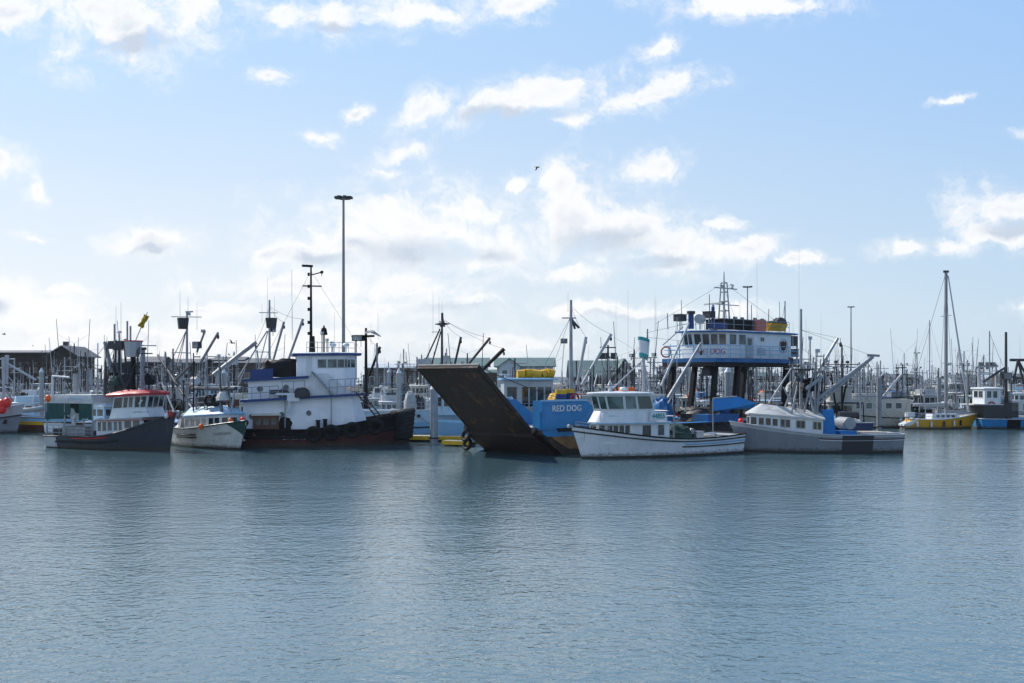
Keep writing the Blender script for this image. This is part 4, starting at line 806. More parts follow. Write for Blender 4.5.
def boat_bowon():
    b = Boat('fishing_boat', W(240, 450), -52, 12.6, 1.2, 'white fishing boat with pale blue cabin roof and dark green bow, close beside the tug', 'fishing boat', 'fishing boats moored in the front row'); r = b.root
    h = Hull(12.6, 4.2, 1.5, 1.5, 2.35, rake=1.2, trans=.85, tm=.45, pb=2.7, pw=1.8, flare=1.3, bul=.35)
    h.shell(r, ['boot', 'whiteworn'], [(0, 1)]); h.deck(r, 'deckg'); h.rail(r, 'gunwale', 'dgreen', 1.0, .07)
    mb = MB()                                   # green bow flare
    for sd in (1, -1):
        for i in range(5):
            t0, t1 = .90 + .02 * i, .92 + .02 * i; f0, f1 = .95 - .09 * i, .95 - .09 * (i + 1)
            mb.add([h.pt(t0, f0, sd, .012), h.pt(t1, f1, sd, .012), h.pt(t1, .995, sd, .012), h.pt(t0, .995, sd, .012)], [(0, 1, 2, 3)])
    mb.build('bow_flare', 'dgreen', r)
    for f in (.66, .52): h.rail(r, 'rub_rail', 'black', f, .06, .03, .28, .62, stern=False, sides=(-1,))
    p = h.pt(.87, .62, -1, .02); lettering('boat_name', 10, .30, 'slate', r, p + Vector((0, -.05, 0)), h.pt(.90, .62, -1, .02) - h.pt(.84, .62, -1, .02), h.pt(.87, .8, -1) - h.pt(.87, .45, -1))
    base = clip(h, [(-2.6, -1.5), (2.2, -1.45), (3.6, -.95), (3.95, -.4), (3.95, .4), (3.6, .95), (2.2, 1.45), (-2.6, 1.5)], .12)
    q = house(r, 'cabin', base, 1.25, 2.55, 'white', None, .05)
    windows(r, q[0], 4, .02, .98, .36, .82, gap=.3); windows(r, q[1], 2, .05, .95, .38, .84, gap=.2)
    for i in (2, 3, 4): windows(r, q[i], 1, .08, .92, .38, .84)
    windows(r, q[5], 2, .05, .95, .38, .84); windows(r, q[6], 4, .02, .98, .36, .82, gap=.3)
    e = [(x * 1.03, y * 1.08) for x, y in base]; top = [(-2.6, -.9), (1.6, -.9), (2.6, -.6), (2.9, -.3), (2.9, .3), (2.6, .6), (1.6, .9), (-2.6, .9)]
    MB(.05).rings([[(x, y, 2.55) for x, y in e], [(x, y, 2.66) for x, y in e], [(x, y, 3.35) for x, y in top]], mats=[1, 0]).build('roof', ['pale', 'sky'], r)
    MB().box((.0, 0, 3.75), (4.2, 1.8, .7), mi=0).build('canvas_dodger', 'dark', r)
    tyre(r, (2.6, -.9, 3.9), (.5, -.8, 0), .38, .12); tyre(r, (1.9, -1.2, 3.85), (.5, -.8, 0), .38, .12); crate(r, 'roof_crate', (3.0, .3, 3.65), (.8, .8, .5), 'wood')
    ball_fender(r, (4.9, .3, 2.35), .22); ball_fender(r, (4.7, -.6, 2.3), .2, 'orange'); ball_fender(r, h.pt(.72, 1.0, -1, .15), .2, 'orange')
    # mast with nest, stays and booms
    m0 = b.at(187, 408, 0); mx = m0.x; zt = b.at(188, 311, 0).z; zn = b.at(188, 329, 0).z
    spar(r, 'mast', (mx, 0, 1.5), (mx, 0, zt), .15, .09, 'galv')
    crows_nest(r, (mx, -.35, zn), 1.0, .95, 'dark', .8); spar(r, 'spreader', (mx - .5, -1.2, zt - .5), (mx + .5, 1.1, zt - .5), .035); radar(r, (mx, .2, zn + 1.2), .8, 'lgrey')
    for p0, p1, y in (((186, 331), (160, 384), -1.2), ((186, 331), (168, 392), 1.2), ((186, 331), (172, 398), .2)): pspar(b, 'mast_stay_leg', p0, p1, .035, y=0, y1=y)
    pspar(b, 'crosstree', (172, 352), (190, 353), .05)
    for px, top, bot in ((180, 289, 316), (188, 296, 312), (197, 302, 330)): p = b.at(px, bot, 0); whip(r, p, b.at(px, top, 0).z - p.z)
    pspar(b, 'boom', (158, 355), (184, 396), .11, .13, .3, 'dark'); pspar(b, 'boom', (218, 333), (201, 362), .10, .12, -.3, 'pipe'); pspar(b, 'boom', (176, 380), (194, 362), .09, .10, -.6, 'dark')
    block_and_hook(r, b.at(218, 333, -.3), .3)
    pspar(b, 'boom_strut', (205, 331), (197, 352), .09, .09, .2, 'pipe'); floodlight(r, b.at(197, 345, -.4), .7, -1.2); floodlight(r, b.at(203, 331, .2), .3, -1)
    pspar(b, 'gantry_beam', (193, 388.5), (236, 388.5), .16, .16, -1.1, 'slate'); pspar(b, 'gantry_post', (193.5, 388), (197, 412), .09, .09, -1.1, 'lgrey'); pspar(b, 'gantry_post', (235, 388), (231, 412), .09, .09, -1.1, 'lgrey')
    netpile(r, (-3.4, -.6, 1.2), (1.7, 2.2, 1.5), 'canvas', 41, 'white_net_heap'); netpile(r, (-4.8, 0, 1.2), (1.6, 2.6, .9), 'white', 42, 'float_line_heap')
    clutter(b, 164, 232, 350, 408, 20, 7, -1.5, 1.0)
    railing(r, [(-2.4, -1.3, 3.1), (2.0, -1.3, 3.3), (2.6, 0, 3.3)], .9, 6, .025, 2)
    return b
def boat_redroof():
    b = Boat('fishing_boat', W(170, 450.5), -28, 12.5, .6, 'dark hulled fishing boat with red pilothouse roof and green tarp shelter aft', 'fishing boat', 'fishing boats moored in the front row'); r = b.root
    h = Hull(12.5, 4.6, .95, 1.0, 2.95, rake=.6, trans=.88, tm=.45, pb=3.0, pw=2.2, flare=1.2, bul=.3, bexp=2.4)
    h.shell(r, ['maroon', 'slate', 'slate'], [(0, 1), (.8, 2)]); h.deck(r, 'deckw'); h.rail(r, 'gunwale', 'dark', 1.0, .07)
    h.rail(r, 'red_rail', 'red', .86, .06, .02, .30, .62, stern=False); h.rail(r, 'rub_rail', 'rubber', .55, .08, .03, .12, .70, stern=False)
    mb = MB(); q = [h.pt(.0, .1, -1, .02), h.pt(.13, .1, -1, .02), h.pt(.13, .95, -1, .02), h.pt(0, .95, -1, .02)]; mb.add(q, [(0, 1, 2, 3)]); mb.build('stern_quarter_plate', 'lgrey', r)
    # trunk cabin with sloped windows, pilothouse over it
    base = [(-.2, -1.75), (3.9, -1.7), (5.2, -1.0), (5.2, 1.0), (3.9, 1.7), (-.2, 1.75)]
    base = clip(h, [(-.2, -2.0), (2.4, -2.0), (3.9, -1.4), (3.9, 1.4), (2.4, 2.0), (-.2, 2.0)], .22)
    q = house(r, 'trunk_cabin', base, .95, 2.3, 'white', [(x - .12, y * .95) for x, y in base], .05)
    for u0, u1 in ((.05, .19), (.23, .38), (.43, .60), (.66, .80), (.85, .97)): window(r, q[0], u0, u1, .38, .9); window(r, q[4], 1 - u1, 1 - u0, .38, .9)
    windows(r, q[1], 2, .05, .95, .5, .9); windows(r, q[2], 2, .05, .95, .5, .9); windows(r, q[3], 2, .05, .95, .5, .9)
    e = [(x, y * 1.02) for x, y in base]
    MB(.05).prism(e, 2.3, 2.40).build('trunk_roof', 'lgrey', r); MB(.03).prism([(x * 1.004, y * 1.01) for x, y in e], 2.26, 2.302).build('red_trim', 'red', r)
    lo = [(.7, -1.55), (3.5, -1.5), (4.35, -.9), (4.35, .9), (3.5, 1.5), (.7, 1.55)]; mid = [(.9, -1.45), (3.2, -1.4), (4.0, -.9), (4.0, .9), (3.2, 1.4), (.9, 1.45)]; hi = [(1.1, -1.45), (3.3, -1.4), (4.25, -.9), (4.25, .9), (3.3, 1.4), (1.1, 1.45)]
    qa = house(r, 'pilothouse_apron', lo, 2.41, 3.12, 'white', mid, .05); q = house(r, 'pilothouse', mid, 3.12, 4.12, 'white', hi, .05)
    for u0, u1 in ((.06, .46), (.52, .72), (.77, .96)): window(r, q[0], u0, u1, .1, .9); window(r, q[4], 1 - u1, 1 - u0, .1, .9)
    for i in (1, 3): windows(r, q[i], 2, .03, .97, .08, .9, gap=.16)
    windows(r, q[2], 3, .03, .97, .08, .9, gap=.14)
    p = on(qa[1], .5, .6); lettering('boat_name', 9, .22, 'slate', r, p, qa[1][1] - qa[1][0], qa[1][3] - qa[1][0])
    cx = [(x - (0.4 if x < 2 else 0), y) for x, y in hi]
    roof(r, cx, 4.12, 'red', .28, .16, .36, .05, edge='red')
    # aft shelter with white top and green tarp
    zr = 3.62; MB().rings([[(x, y, z) for x, y in ((-6.2, -1.9), (-.7, -1.9), (-.7, 1.9), (-6.2, 1.9))] for z in (zr, zr + .14)] + [[(-5.4, -1.7, zr + .7), (-1.2, -1.7, zr + .7), (-1.2, 1.7, zr + .7), (-5.4, 1.7, zr + .7)]]).build('shelter_roof', 'whiteworn', r)
    lettering('shelter_lettering', 7, .5, 'sky', r, (-2.6, -1.83, zr + .42), (1, 0, 0), (0, .15, .5))
    mb = MB(); nx = 16
    for x0, x1 in ((-6.15, -3.3), (-2.3, -.8)):
        vs = []
        for i in range(nx + 1):
            x = x0 + (x1 - x0) * i / nx; w_ = .06 * math.sin(i * 1.7); bot = 2.2 + .22 * math.sin(math.pi * i / nx) + (.1 if i % 5 == 0 else 0) + (.35 if x0 < -5 and i > 11 else 0)
            vs += [(x, -1.9 + w_ * .3, zr), (x, -1.92 + w_, (zr + bot) / 2), (x, -1.9 - w_, bot)]
        mb.add(vs, [(3 * i + a, 3 * i + 3 + a, 3 * i + 4 + a, 3 * i + 1 + a) for i in range(nx) for a in (0, 1)])
    mb.add([(-6.18, -1.9, zr), (-6.18, 1.9, zr), (-6.22, 1.9, 2.3), (-6.25, -1.9, 2.35)], [(0, 1, 2, 3)])
    mb.build('green_tarp', 'gtarp', r)
    for x, y in ((-6.1, -1.85), (-4.0, -1.85), (-.8, -1.85), (-6.1, 1.85), (-.8, 1.85)): spar(r, 'shelter_post', (x, y, .9), (x, y, zr), .06, mat='galv')
    for k in range(7): netpile(r, (-5.6 + .75 * k, (-.9, .9, -.2)[k % 3], .65), (1.0, .9, .5 + .25 * (k % 4)), ['dark', 'canvas', 'net', 'wood', 'black', 'orange', 'dark'][k], 150 + k, 'deck_gear')
    railing(r, [(-6.0, -1.95, .95), (-.8, -2.0, 1.0)], .9, 8, .03, 3, 'galv')
    # deck load: crates, hauler, engine box, nets
    crate(r, 'fish_tote', (-3.2, -1.2, 1.2), (2.6, 1.0, 1.0), 'canvas'); crate(r, 'fish_tote', (-5.3, -1.0, 1.1), (1.0, 1.0, .9), 'dark'); netpile(r, (-5.2, .6, .7), (1.6, 1.8, .8), 'wood', 51); netpile(r, (-2.0, .8, .7), (1.2, 1.4, .8), 'red', 52, 'red_line_coil')
    o = MB().tube((-3.6, -1.3, 1.95), (-3.6, -1.3, 2.9), .16, n=10).box((-3.4, -1.35, 2.6), (.5, .5, .4)).tube((-3.6, -1.8, 2.9), (-3.6, -1.5, 2.9), .35, n=14).build('line_hauler', 'white', r)
    netpile(r, (-.6, -1.4, 1.5), (1.0, .9, .9), 'canvas', 53, 'line_heap'); ball_fender(r, h.pt(.985, 1.0, -1, .1), .24, 'red'); ball_fender(r, h.pt(.97, 1.0, -1, .15), .2, 'white'); ball_fender(r, (-5.9, -1.9, 4.0), .26, 'orange')
    spar(r, 'davit', (-5.4, -1.9, zr + .3), (-5.4, -1.9, zr + 2.2), .07, mat='white'); spar(r, 'davit', (-5.4, -1.9, zr + 2.2), (-3.4, -1.9, zr + 2.1), .07, mat='white'); spar(r, 'stack', (-5.4, .4, zr), (-5.4, .4, zr + 2.4), .22, .2, 'galv', 12)
    # tall mast and gallows
    bx = b.at(134, 390, .2)
    spar(r, 'mast', b.at(132.5, 420, .2), b.at(133.5, 345, .2), .22, .18, 'black', 10); p = b.at(132.5, 357, .2)
    def ring(w, z, dx=0): return [(p.x + dx + w * math.cos(a), p.y + w * math.sin(a), z) for a in [math.pi / 4 * i + .39 for i in range(8)]]
    zz = p.z; MB().rings([ring(.55, zz), ring(.75, zz + 1.25, .1), ring(.68, zz + 1.25, .1), ring(.45, zz + .1)]).build('crows_nest', 'lgrey', r)
    MB().torus((p.x + .1, p.y, zz + 1.27), (0, 0, 1), .72, .05, 16, 6).build('nest_rim', 'red', r)
    pspar(b, 'flagstaff', (135, 342), (147.5, 312), .04, .03, .2, 'lgrey')
    fl = empty('flag', b.world(b.at(147, 313.5, .2)), 0, 'yellow flag hanging limp from a slanting staff above the red roofed boat', 'flag')
    mb = MB(); vs = []
    for j in range(7):
        for i in range(5): u, v_ = i / 4, j / 6; vs.append((-.25 - .45 * v_ + u * (.45 - .1 * v_) + .04 * math.sin(j * 2 + i), .10 * math.sin(i * 2.2 + j * .8), -.05 - .95 * v_ - .2 * u))
    mb.add(vs, [(j * 5 + i, j * 5 + i + 1, j * 5 + i + 6, j * 5 + i + 5) for j in range(6) for i in range(4)]); mb.build('cloth', 'flag', fl)
    for px0, py0, px1, py1, rr, m_ in ((105, 342, 112, 372, .16, 'pipe'), (119, 348, 120, 400, .10, 'dark'), (125, 348, 127, 395, .09, 'dark'), (116, 346, 113, 400, .07, 'galv'), (143, 350, 144, 392, .16, 'pipe')): pspar(b, 'gallows_post', (px0, py0), (px1, py1), rr, y=.5, mat=m_)
    pspar(b, 'gallows_beam', (104, 343.5), (128, 344), .06, y=.5); pspar(b, 'gallows_beam', (113, 349.5), (126, 350), .05, y=.5); pspar(b, 'gallows_beam', (108, 366), (150, 367), .08, y=.5, mat='dark'); pspar(b, 'gallows_beam', (110, 378), (146, 372), .08, y=.5, mat='dark')
    MB().box(b.at(118.5, 345, .5), (1.6, .8, .65)).build('light_cluster', 'dark', r); MB().tube(b.at(142.7, 350, .5), b.at(142.6, 347.5, .5), .30, n=10).build('stack_cap', 'dark', r)
    for px, top, bot in ((114.5, 324, 344), (119.5, 333, 344), (127.3, 321, 344), (130.5, 326, 344)): pspar(b, 'antenna_post', (px, bot), (px, top), .075 if px != 119.5 else .05, y=.5, mat='galv')
    radome(r, b.at(119.3, 333, .5), .2)
    for px, top in ((121, 302), (116, 306)): pspar(b, 'whip_antenna', (px, 344), (px, top), .02, .01, .5, 'lgrey')
    for p0, p1 in (((106, 344), (80, 378)), ((134, 358), (112, 400)), ((134, 358), (170, 396))): stay(r, b.at(*p0, .4), b.at(*p1, .4), .02)
    clutter(b, 96, 150, 338, 398, 22, 6, -.8, 1.6)
    netpile(r, b.at(122, 384, .8) - Vector((0, 0, .6)), (2.4, 1.4, 1.3), 'dark', 55, 'hanging_gear'); crate(r, 'upper_locker', b.at(125, 368, .9), (1.8, .8, .8), 'slate')
    return b

# ------------------------------------------------------------------ generic fishing boats of the rows behind
USED = {}
def landmark(px):
    for lim, s in ((30, 'behind the red buoys'), (75, 'behind the green tarp'), (125, 'behind the dark gallows'), (178, 'behind the red roof'), (238, 'behind the blue cabin'), (300, 'behind the tug deckhouse'), (362, 'behind the tug pilothouse'),
                   (408, 'beyond the tug bow'), (455, 'beside the raised ramp'), (505, 'behind the raised ramp'), (560, 'behind the blue bow'), (612, 'behind the white pilothouse'), (665, 'behind the teal nest'), (718, 'under the stilted wheelhouse'),
                   (770, 'behind the black stilts'), (822, 'behind the grey cabin'), (868, 'behind the grey boom'), (908, 'beside the yellow sailboat'), (955, 'behind the yellow sailboat'), (2000, 'behind the blue hull')):
        if px < lim: return s
ROWWORD = ['first row', 'second row', 'third row', 'fourth row', 'fifth row', 'outermost row', 'shore row']
def uniq(core, px, row):
    tail = f"{ROWWORD[row]} {landmark(px)}"
    for extra in ('', 'small ', 'plain ', 'weathered ', 'trim ', 'low ', 'scuffed '):
        l = f"{extra}{core}, {tail}"
        if l not in LABELS: return l
HULLS = [('white', 'white'), ('whiteworn', 'worn white'), ('black', 'black'), ('navy', 'navy'), ('slate', 'slate'), ('cream', 'cream'), ('pale', 'pale blue'), ('navy', 'navy'), ('black', 'black'), ('dgreen', 'dark green'), ('lgrey', 'light grey'), ('grey', 'grey'), ('sky', 'blue'), ('alu', 'aluminium'), ('maroon', 'maroon')]
def bg_boat(px, Y, heading, kind, seed, row, hull=None, L=None, extras=True, label=None, roofc=None, hgt=1.0):
    rnd = random.Random(seed); X = (px - 512) * Y / F
    hm, hn = hull or rnd.choice(HULLS); L = L or rnd.uniform(10.5, 14); B = L * .31
    near = Y < 150; win = Y < 240
    rc, rn = roofc or rnd.choice([('white', 'white'), ('white', 'white'), ('lgrey', 'grey'), ('pale', 'pale blue'), ('navy', 'navy'), ('dgreen', 'green'), ('white', 'white'), ('cream', 'cream'), ('lgrey', 'grey')])
    desc = {'troller': f'{hn} tall poled troller with {rn} roof', 'seiner': f'{hn} boomed seiner with {rn} roof', 'gillnetter': f'{hn} gillnet boat with {rn} roof', 'cruiser': f'{hn} cabin cruiser with {rn} top',
            'sailboat': f'{hn} sailboat with {rn} sail cover', 'workboat': f'{hn} workboat with {rn} roof'}[kind]
    nm = {'troller': 'fishing_boat', 'seiner': 'fishing_boat', 'gillnetter': 'fishing_boat', 'cruiser': 'cabin_cruiser', 'sailboat': 'sailboat', 'workboat': 'workboat'}[kind]
    o = empty(nm, (X, Y, 0), R(heading), label or uniq(desc, px, row), {'fishing_boat': 'fishing boat', 'cabin_cruiser': 'motorboat', 'sailboat': 'sailboat', 'workboat': 'workboat'}[nm], 'boats moored along the floats behind')
    mid = 1.15 if kind != 'sailboat' else .95
    h = Hull(L, B, mid + .15, mid, mid + (.9 if kind != 'sailboat' else .35), rake=L * .08, trans=.82 if kind != 'sailboat' else .5, tm=.42, draft=.6, pb=2.4, pw=1.7, bul=.3 if kind != 'sailboat' else .06)
    h.shell(o, ['boot', hm], [(0, 1)], 14 if near else 9); h.deck(o, 'white' if kind in ('cruiser', 'sailboat') else 'deckg', 10)
    h.rail(o, 'gunwale', rnd.choice(['dark', 'sky', 'black', 'lgrey', 'wood']), 1.0, .06, N=12)
    w = B * .34; cm = rnd.choice(['white', 'whiteworn', 'whiteworn', 'cream', 'lgrey', 'pale', 'lgrey', 'beige', 'grey'])
    def wn(q, walls, n, v0, v1):
        if not win: return
        for i in walls: windows(o, q[i], n if i in (0, 4, 5) else (2 if i == 2 else 1), .05, .95, v0, v1, gap=.2, deep=False)
    if kind == 'sailboat':
        q = house(o, 'cabin', plan(-L * .12, L * .14, w * .8, .9, .5), mid, mid + .6, 'white'); wn(q, (0, 4), 3, .3, .8)
        mx = L * .08; mh = L * 1.25 * hgt
        spar(o, 'mast', (mx, 0, mid), (mx, 0, mh), .10, .07, rnd.choice(['galv', 'alu', 'lgrey'])); spar(o, 'boom', (mx, 0, 2.2), (mx - L * .35, 0, 2.2), .07); MB().tube((mx - .3, 0, 2.32), (mx - L * .34, 0, 2.3), .19, .12, 8).build('sail_cover', rc, o)
        spar(o, 'spreader', (mx, -.8, mh * .55), (mx, .8, mh * .55), .03)
        for e in ((L * .48, 0, h.S(.98)), (-L * .48, 0, mid + .1), (mx, w * 1.4, mid), (mx, -w * 1.4, mid)): stay(o, (mx, 0, mh - .2), e)
        railing(o, [h.pt(.05 + .9 * i / 8, 1, 1, -.05) for i in range(9)], .6, 9, .015, 2); railing(o, [h.pt(.05 + .9 * i / 8, 1, -1, -.05) for i in range(9)], .6, 9, .015, 2)
        return o
    aft = kind == 'gillnetter' and rnd.random() < .4
    xa, xf = (-L * .02, L * .24) if not aft else (-L * .30, -L * .02)
    hh = rnd.uniform(2.1, 2.5); pl = plan(xa, xf, w, .55, .6); pt = plan(xa + .05, xf - .1, w * .95, .45, .6)
    z0 = mid - .3; z1 = z0 + hh * (1 if kind != 'cruiser' else .85)
    q = house(o, 'cabin', pl, z0, z1, cm, pt); wn(q, range(5), rnd.choice([2, 3]), .52, .86); wn(q, (5,), 2, .5, .86)
    if kind != 'cruiser': roof(o, pt, z1, rc, .22, .09, .10)
    else: roof(o, pt, z1, rc, .15, .10, .08)
    if kind in ('gillnetter', 'cruiser', 'seiner') and rnd.random() < .75 or kind == 'cruiser':
        p2 = plan(xa + .2, xf - .9, w * .8, .4, .6); ft = z1 + .14
        q2 = house(o, 'flying_bridge', p2, ft, ft + (.75 if kind != 'seiner' else 1.5), cm, [(x * 1 - (.1 if x > xf - 1 else 0), y) for x, y in p2])
        if kind == 'seiner' and win: wn(q2, range(5), 2, .4, .85); roof(o, p2, ft + 1.5, rc, .15, .08, .06, name='bridge_roof')
        elif win: window(o, q2[2], .05, .95, 1.0, 1.4, deep=False, name='windscreen')
        if kind == 'cruiser':
            MB().path([(xa + .3, -w * .9, z1), (xa, -w * .75, z1 + 1.6), (xa, w * .75, z1 + 1.6), (xa + .3, w * .9, z1)], .09, 6).build('radar_arch', 'white', o); radome(o, (xa, 0, z1 + 1.65), .28)
            if rnd.random() < .6:
                MB().box((xa + .9, 0, z1 + 2.25), (2.2, w * 1.7, .07)).build('bimini_top', rnd.choice(['canvas', 'navy', 'blue', 'cream']), o)
                for s_ in (1, -1): spar(o, 'bimini_post', (xa + 1.8, s_ * w * .8, z1 + .2), (xa + 1.8, s_ * w * .8, z1 + 2.25), .03); spar(o, 'bimini_post', (xa + .1, s_ * w * .8, z1 + 1.2), (xa + .1, s_ * w * .8, z1 + 2.25), .03)
    zt = z1 + .15
    if kind in ('troller', 'seiner', 'gillnetter', 'workboat'):
        mx = xa - .25 if not aft else xf + .5
        mh = (rnd.uniform(7.0, 10.5) if kind != 'gillnetter' else rnd.uniform(5.5, 8.0)) * hgt
        mm = rnd.choice(['galv', 'pipe', 'dark', 'dark', 'lgrey', 'black', 'pipe'])
        spar(o, 'mast', (mx, 0, z0), (mx, 0, mh), .13, .08, mm)
        spar(o, 'crosstree', (mx, -B * .42, mh * .78), (mx, B * .42, mh * .78), .045, mat=mm)
        if kind == 'troller':
            ph = mh * rnd.uniform(1.15, 1.45)
            for s_ in (1, -1):
                e = (mx + rnd.uniform(-.4, .4), s_ * (B * .5 + rnd.uniform(.3, .9)), ph); spar(o, 'trolling_pole', (mx, s_ * B * .47, mid), e, .07, .035, mm); stay(o, (mx, 0, mh), (e[0], e[1], ph * .85))
        if kind in ('seiner', 'workboat'):
            for s_, bl, el in ((rnd.uniform(-.5, .5), rnd.uniform(4, 6), rnd.uniform(30, 65)),) + (((.6, rnd.uniform(3, 5), rnd.uniform(50, 75)),) if rnd.random() < .7 else ()):
                a = Vector((mx - .15, s_, 2.3)); e = a + Vector((-bl * math.cos(R(el)), s_ * 1.4, bl * math.sin(R(el)))); spar(o, 'boom', a, e, .11, .09, mm)
                stay(o, (mx, 0, mh * .9), e); block_and_hook(o, e, .5)
            if rnd.random() < .5 and near: crows_nest(o, (mx, 0, mh * .82), 1.0, .8, rnd.choice(['dark', 'lgrey', 'white']))
        if not aft:
            mb = MB()
            xg = -L * .30; zg = rnd.uniform(2.6, 3.6)
            if rnd.random() < .6: mb.path([(xg, -w, mid), (xg - .2, -w * .9, zg), (xg - .2, w * .9, zg), (xg, w, mid)], .07, 6).build('gantry', mm, o)
        MB().tube((-L * .25 if not aft else L * .15, -w * .7, mid + .7), (-L * .25 if not aft else L * .15, w * .7, mid + .7), .5, n=12).build('net_drum', rnd.choice(['alu', 'net', 'galv', 'dark']), o)
        for e in ((L * .46, 0, h.S(.97)), (-L * .47, w, mid + .2), (-L * .47, -w, mid + .2)): stay(o, (mx, 0, mh), e)
        for k in range(rnd.choice([1, 2, 2])): floodlight(o, (mx + .15, (k - .5) * 1.2, mh * .78 + .25), .32, rnd.uniform(-.5, .5), rnd.choice(['dark', 'lgrey']))
        radar(o, (xf - .7, 0, zt), .9) if rnd.random() < .5 else radome(o, (xf - .7, .3, zt), .28)
    if extras and kind != 'cruiser' and Y < 270:      # posts, ties and gear that fill the skyline
        pm = ['galv', 'dark', 'pipe', 'dark', 'black']
        for k in range(rnd.choice([3, 4, 5, 6]) if Y < 200 else 3):
            x_, y_ = rnd.uniform(-L * .4, xf), rnd.choice([-1, 1]) * rnd.uniform(.3, 1) * w; z_ = rnd.uniform(3.2, 8.0)
            spar(o, 'rig_post', (x_, y_, mid), (x_ + rnd.uniform(-.5, .5), y_ * .8, z_), rnd.uniform(.045, .10), mat=rnd.choice(pm), n=6)
            if rnd.random() < .6: spar(o, 'cross_pipe', (x_ - .3, -w * .8, z_ * .93), (x_ - .3, w * .8, z_ * .93), .045, mat=rnd.choice(pm), n=5)
            if rnd.random() < .4: floodlight(o, (x_, y_ * .8, z_ + .1), .3, rnd.uniform(-3, 3), rnd.choice(['dark', 'lgrey']))
        if rnd.random() < .6: spar(o, 'stabiliser_pole', (xa, B * .45, mid), (xa + rnd.uniform(-3, 3), B * .5, rnd.uniform(5, 8)), .07, .04, rnd.choice(pm), 6)
        if rnd.random() < .55: railing(o, [(xa, w, zt), (xf - .5, w, zt), (xf - .5, -w, zt), (xa, -w, zt)], .8, 7, .025, 2, rnd.choice(['alu', 'galv', 'dark']))
        if rnd.random() < .6: netpile(o, (rnd.uniform(xa + .5, xf - .8), rnd.uniform(-.5, .5) * w, zt - .02), (1.5, 1.1, rnd.uniform(.4, .9)), rnd.choice(['dark', 'black', 'tarp', 'canvas', 'net', 'orange']), seed + 7, 'roof_gear')
        if rnd.random() < .5: MB().box((xa - 1.1, 0, zt + .1), (2.2, w * 1.9, .08)).build('awning', rnd.choice(['dark', 'navy', 'canvas', 'lgrey', 'dgreen']), o)
    for k in range(rnd.choice([1, 2, 3, 3])): whip(o, (rnd.uniform(xa, xf), rnd.uniform(-w, w) * .8, zt - .1), rnd.uniform(2.6, 6.5), rnd.uniform(-.15, .15), .022)
    if extras and rnd.random() < .7: netpile(o, (-L * .36, 0, mid - .2), (L * .16, B * .5, rnd.uniform(.6, 1.1)), rnd.choice(['net', 'canvas', 'black', 'tarp', 'wood', 'dark']), seed)
    if rnd.random() < .6: railing(o, [h.pt(.72 + .28 * i / 6, 1, 1, -.04) for i in range(7)] + [h.pt(1 - .28 * i / 6, 1, -1, -.04) for i in range(7)], .65, 10, .022, 2, 'alu')
    if near:
        for k in range(rnd.choice([1, 2, 3])): ball_fender(o, h.pt(rnd.uniform(.2, .8), .8, rnd.choice([1, -1]), .25), .2, rnd.choice(['orange', 'redball', 'white', 'redball']))
        if rnd.random() < .4: crate(o, 'fish_tote', (-L * .12, w * .4, mid + .2), (1.1, .9, .8), rnd.choice(['canvas', 'sky', 'orange', 'dark']))
    return o
# ------------------------------------------------------------------ build the front row
boat_white(); boat_grey(); landing_craft(); tug(); boat_bowon(); boat_redroof()

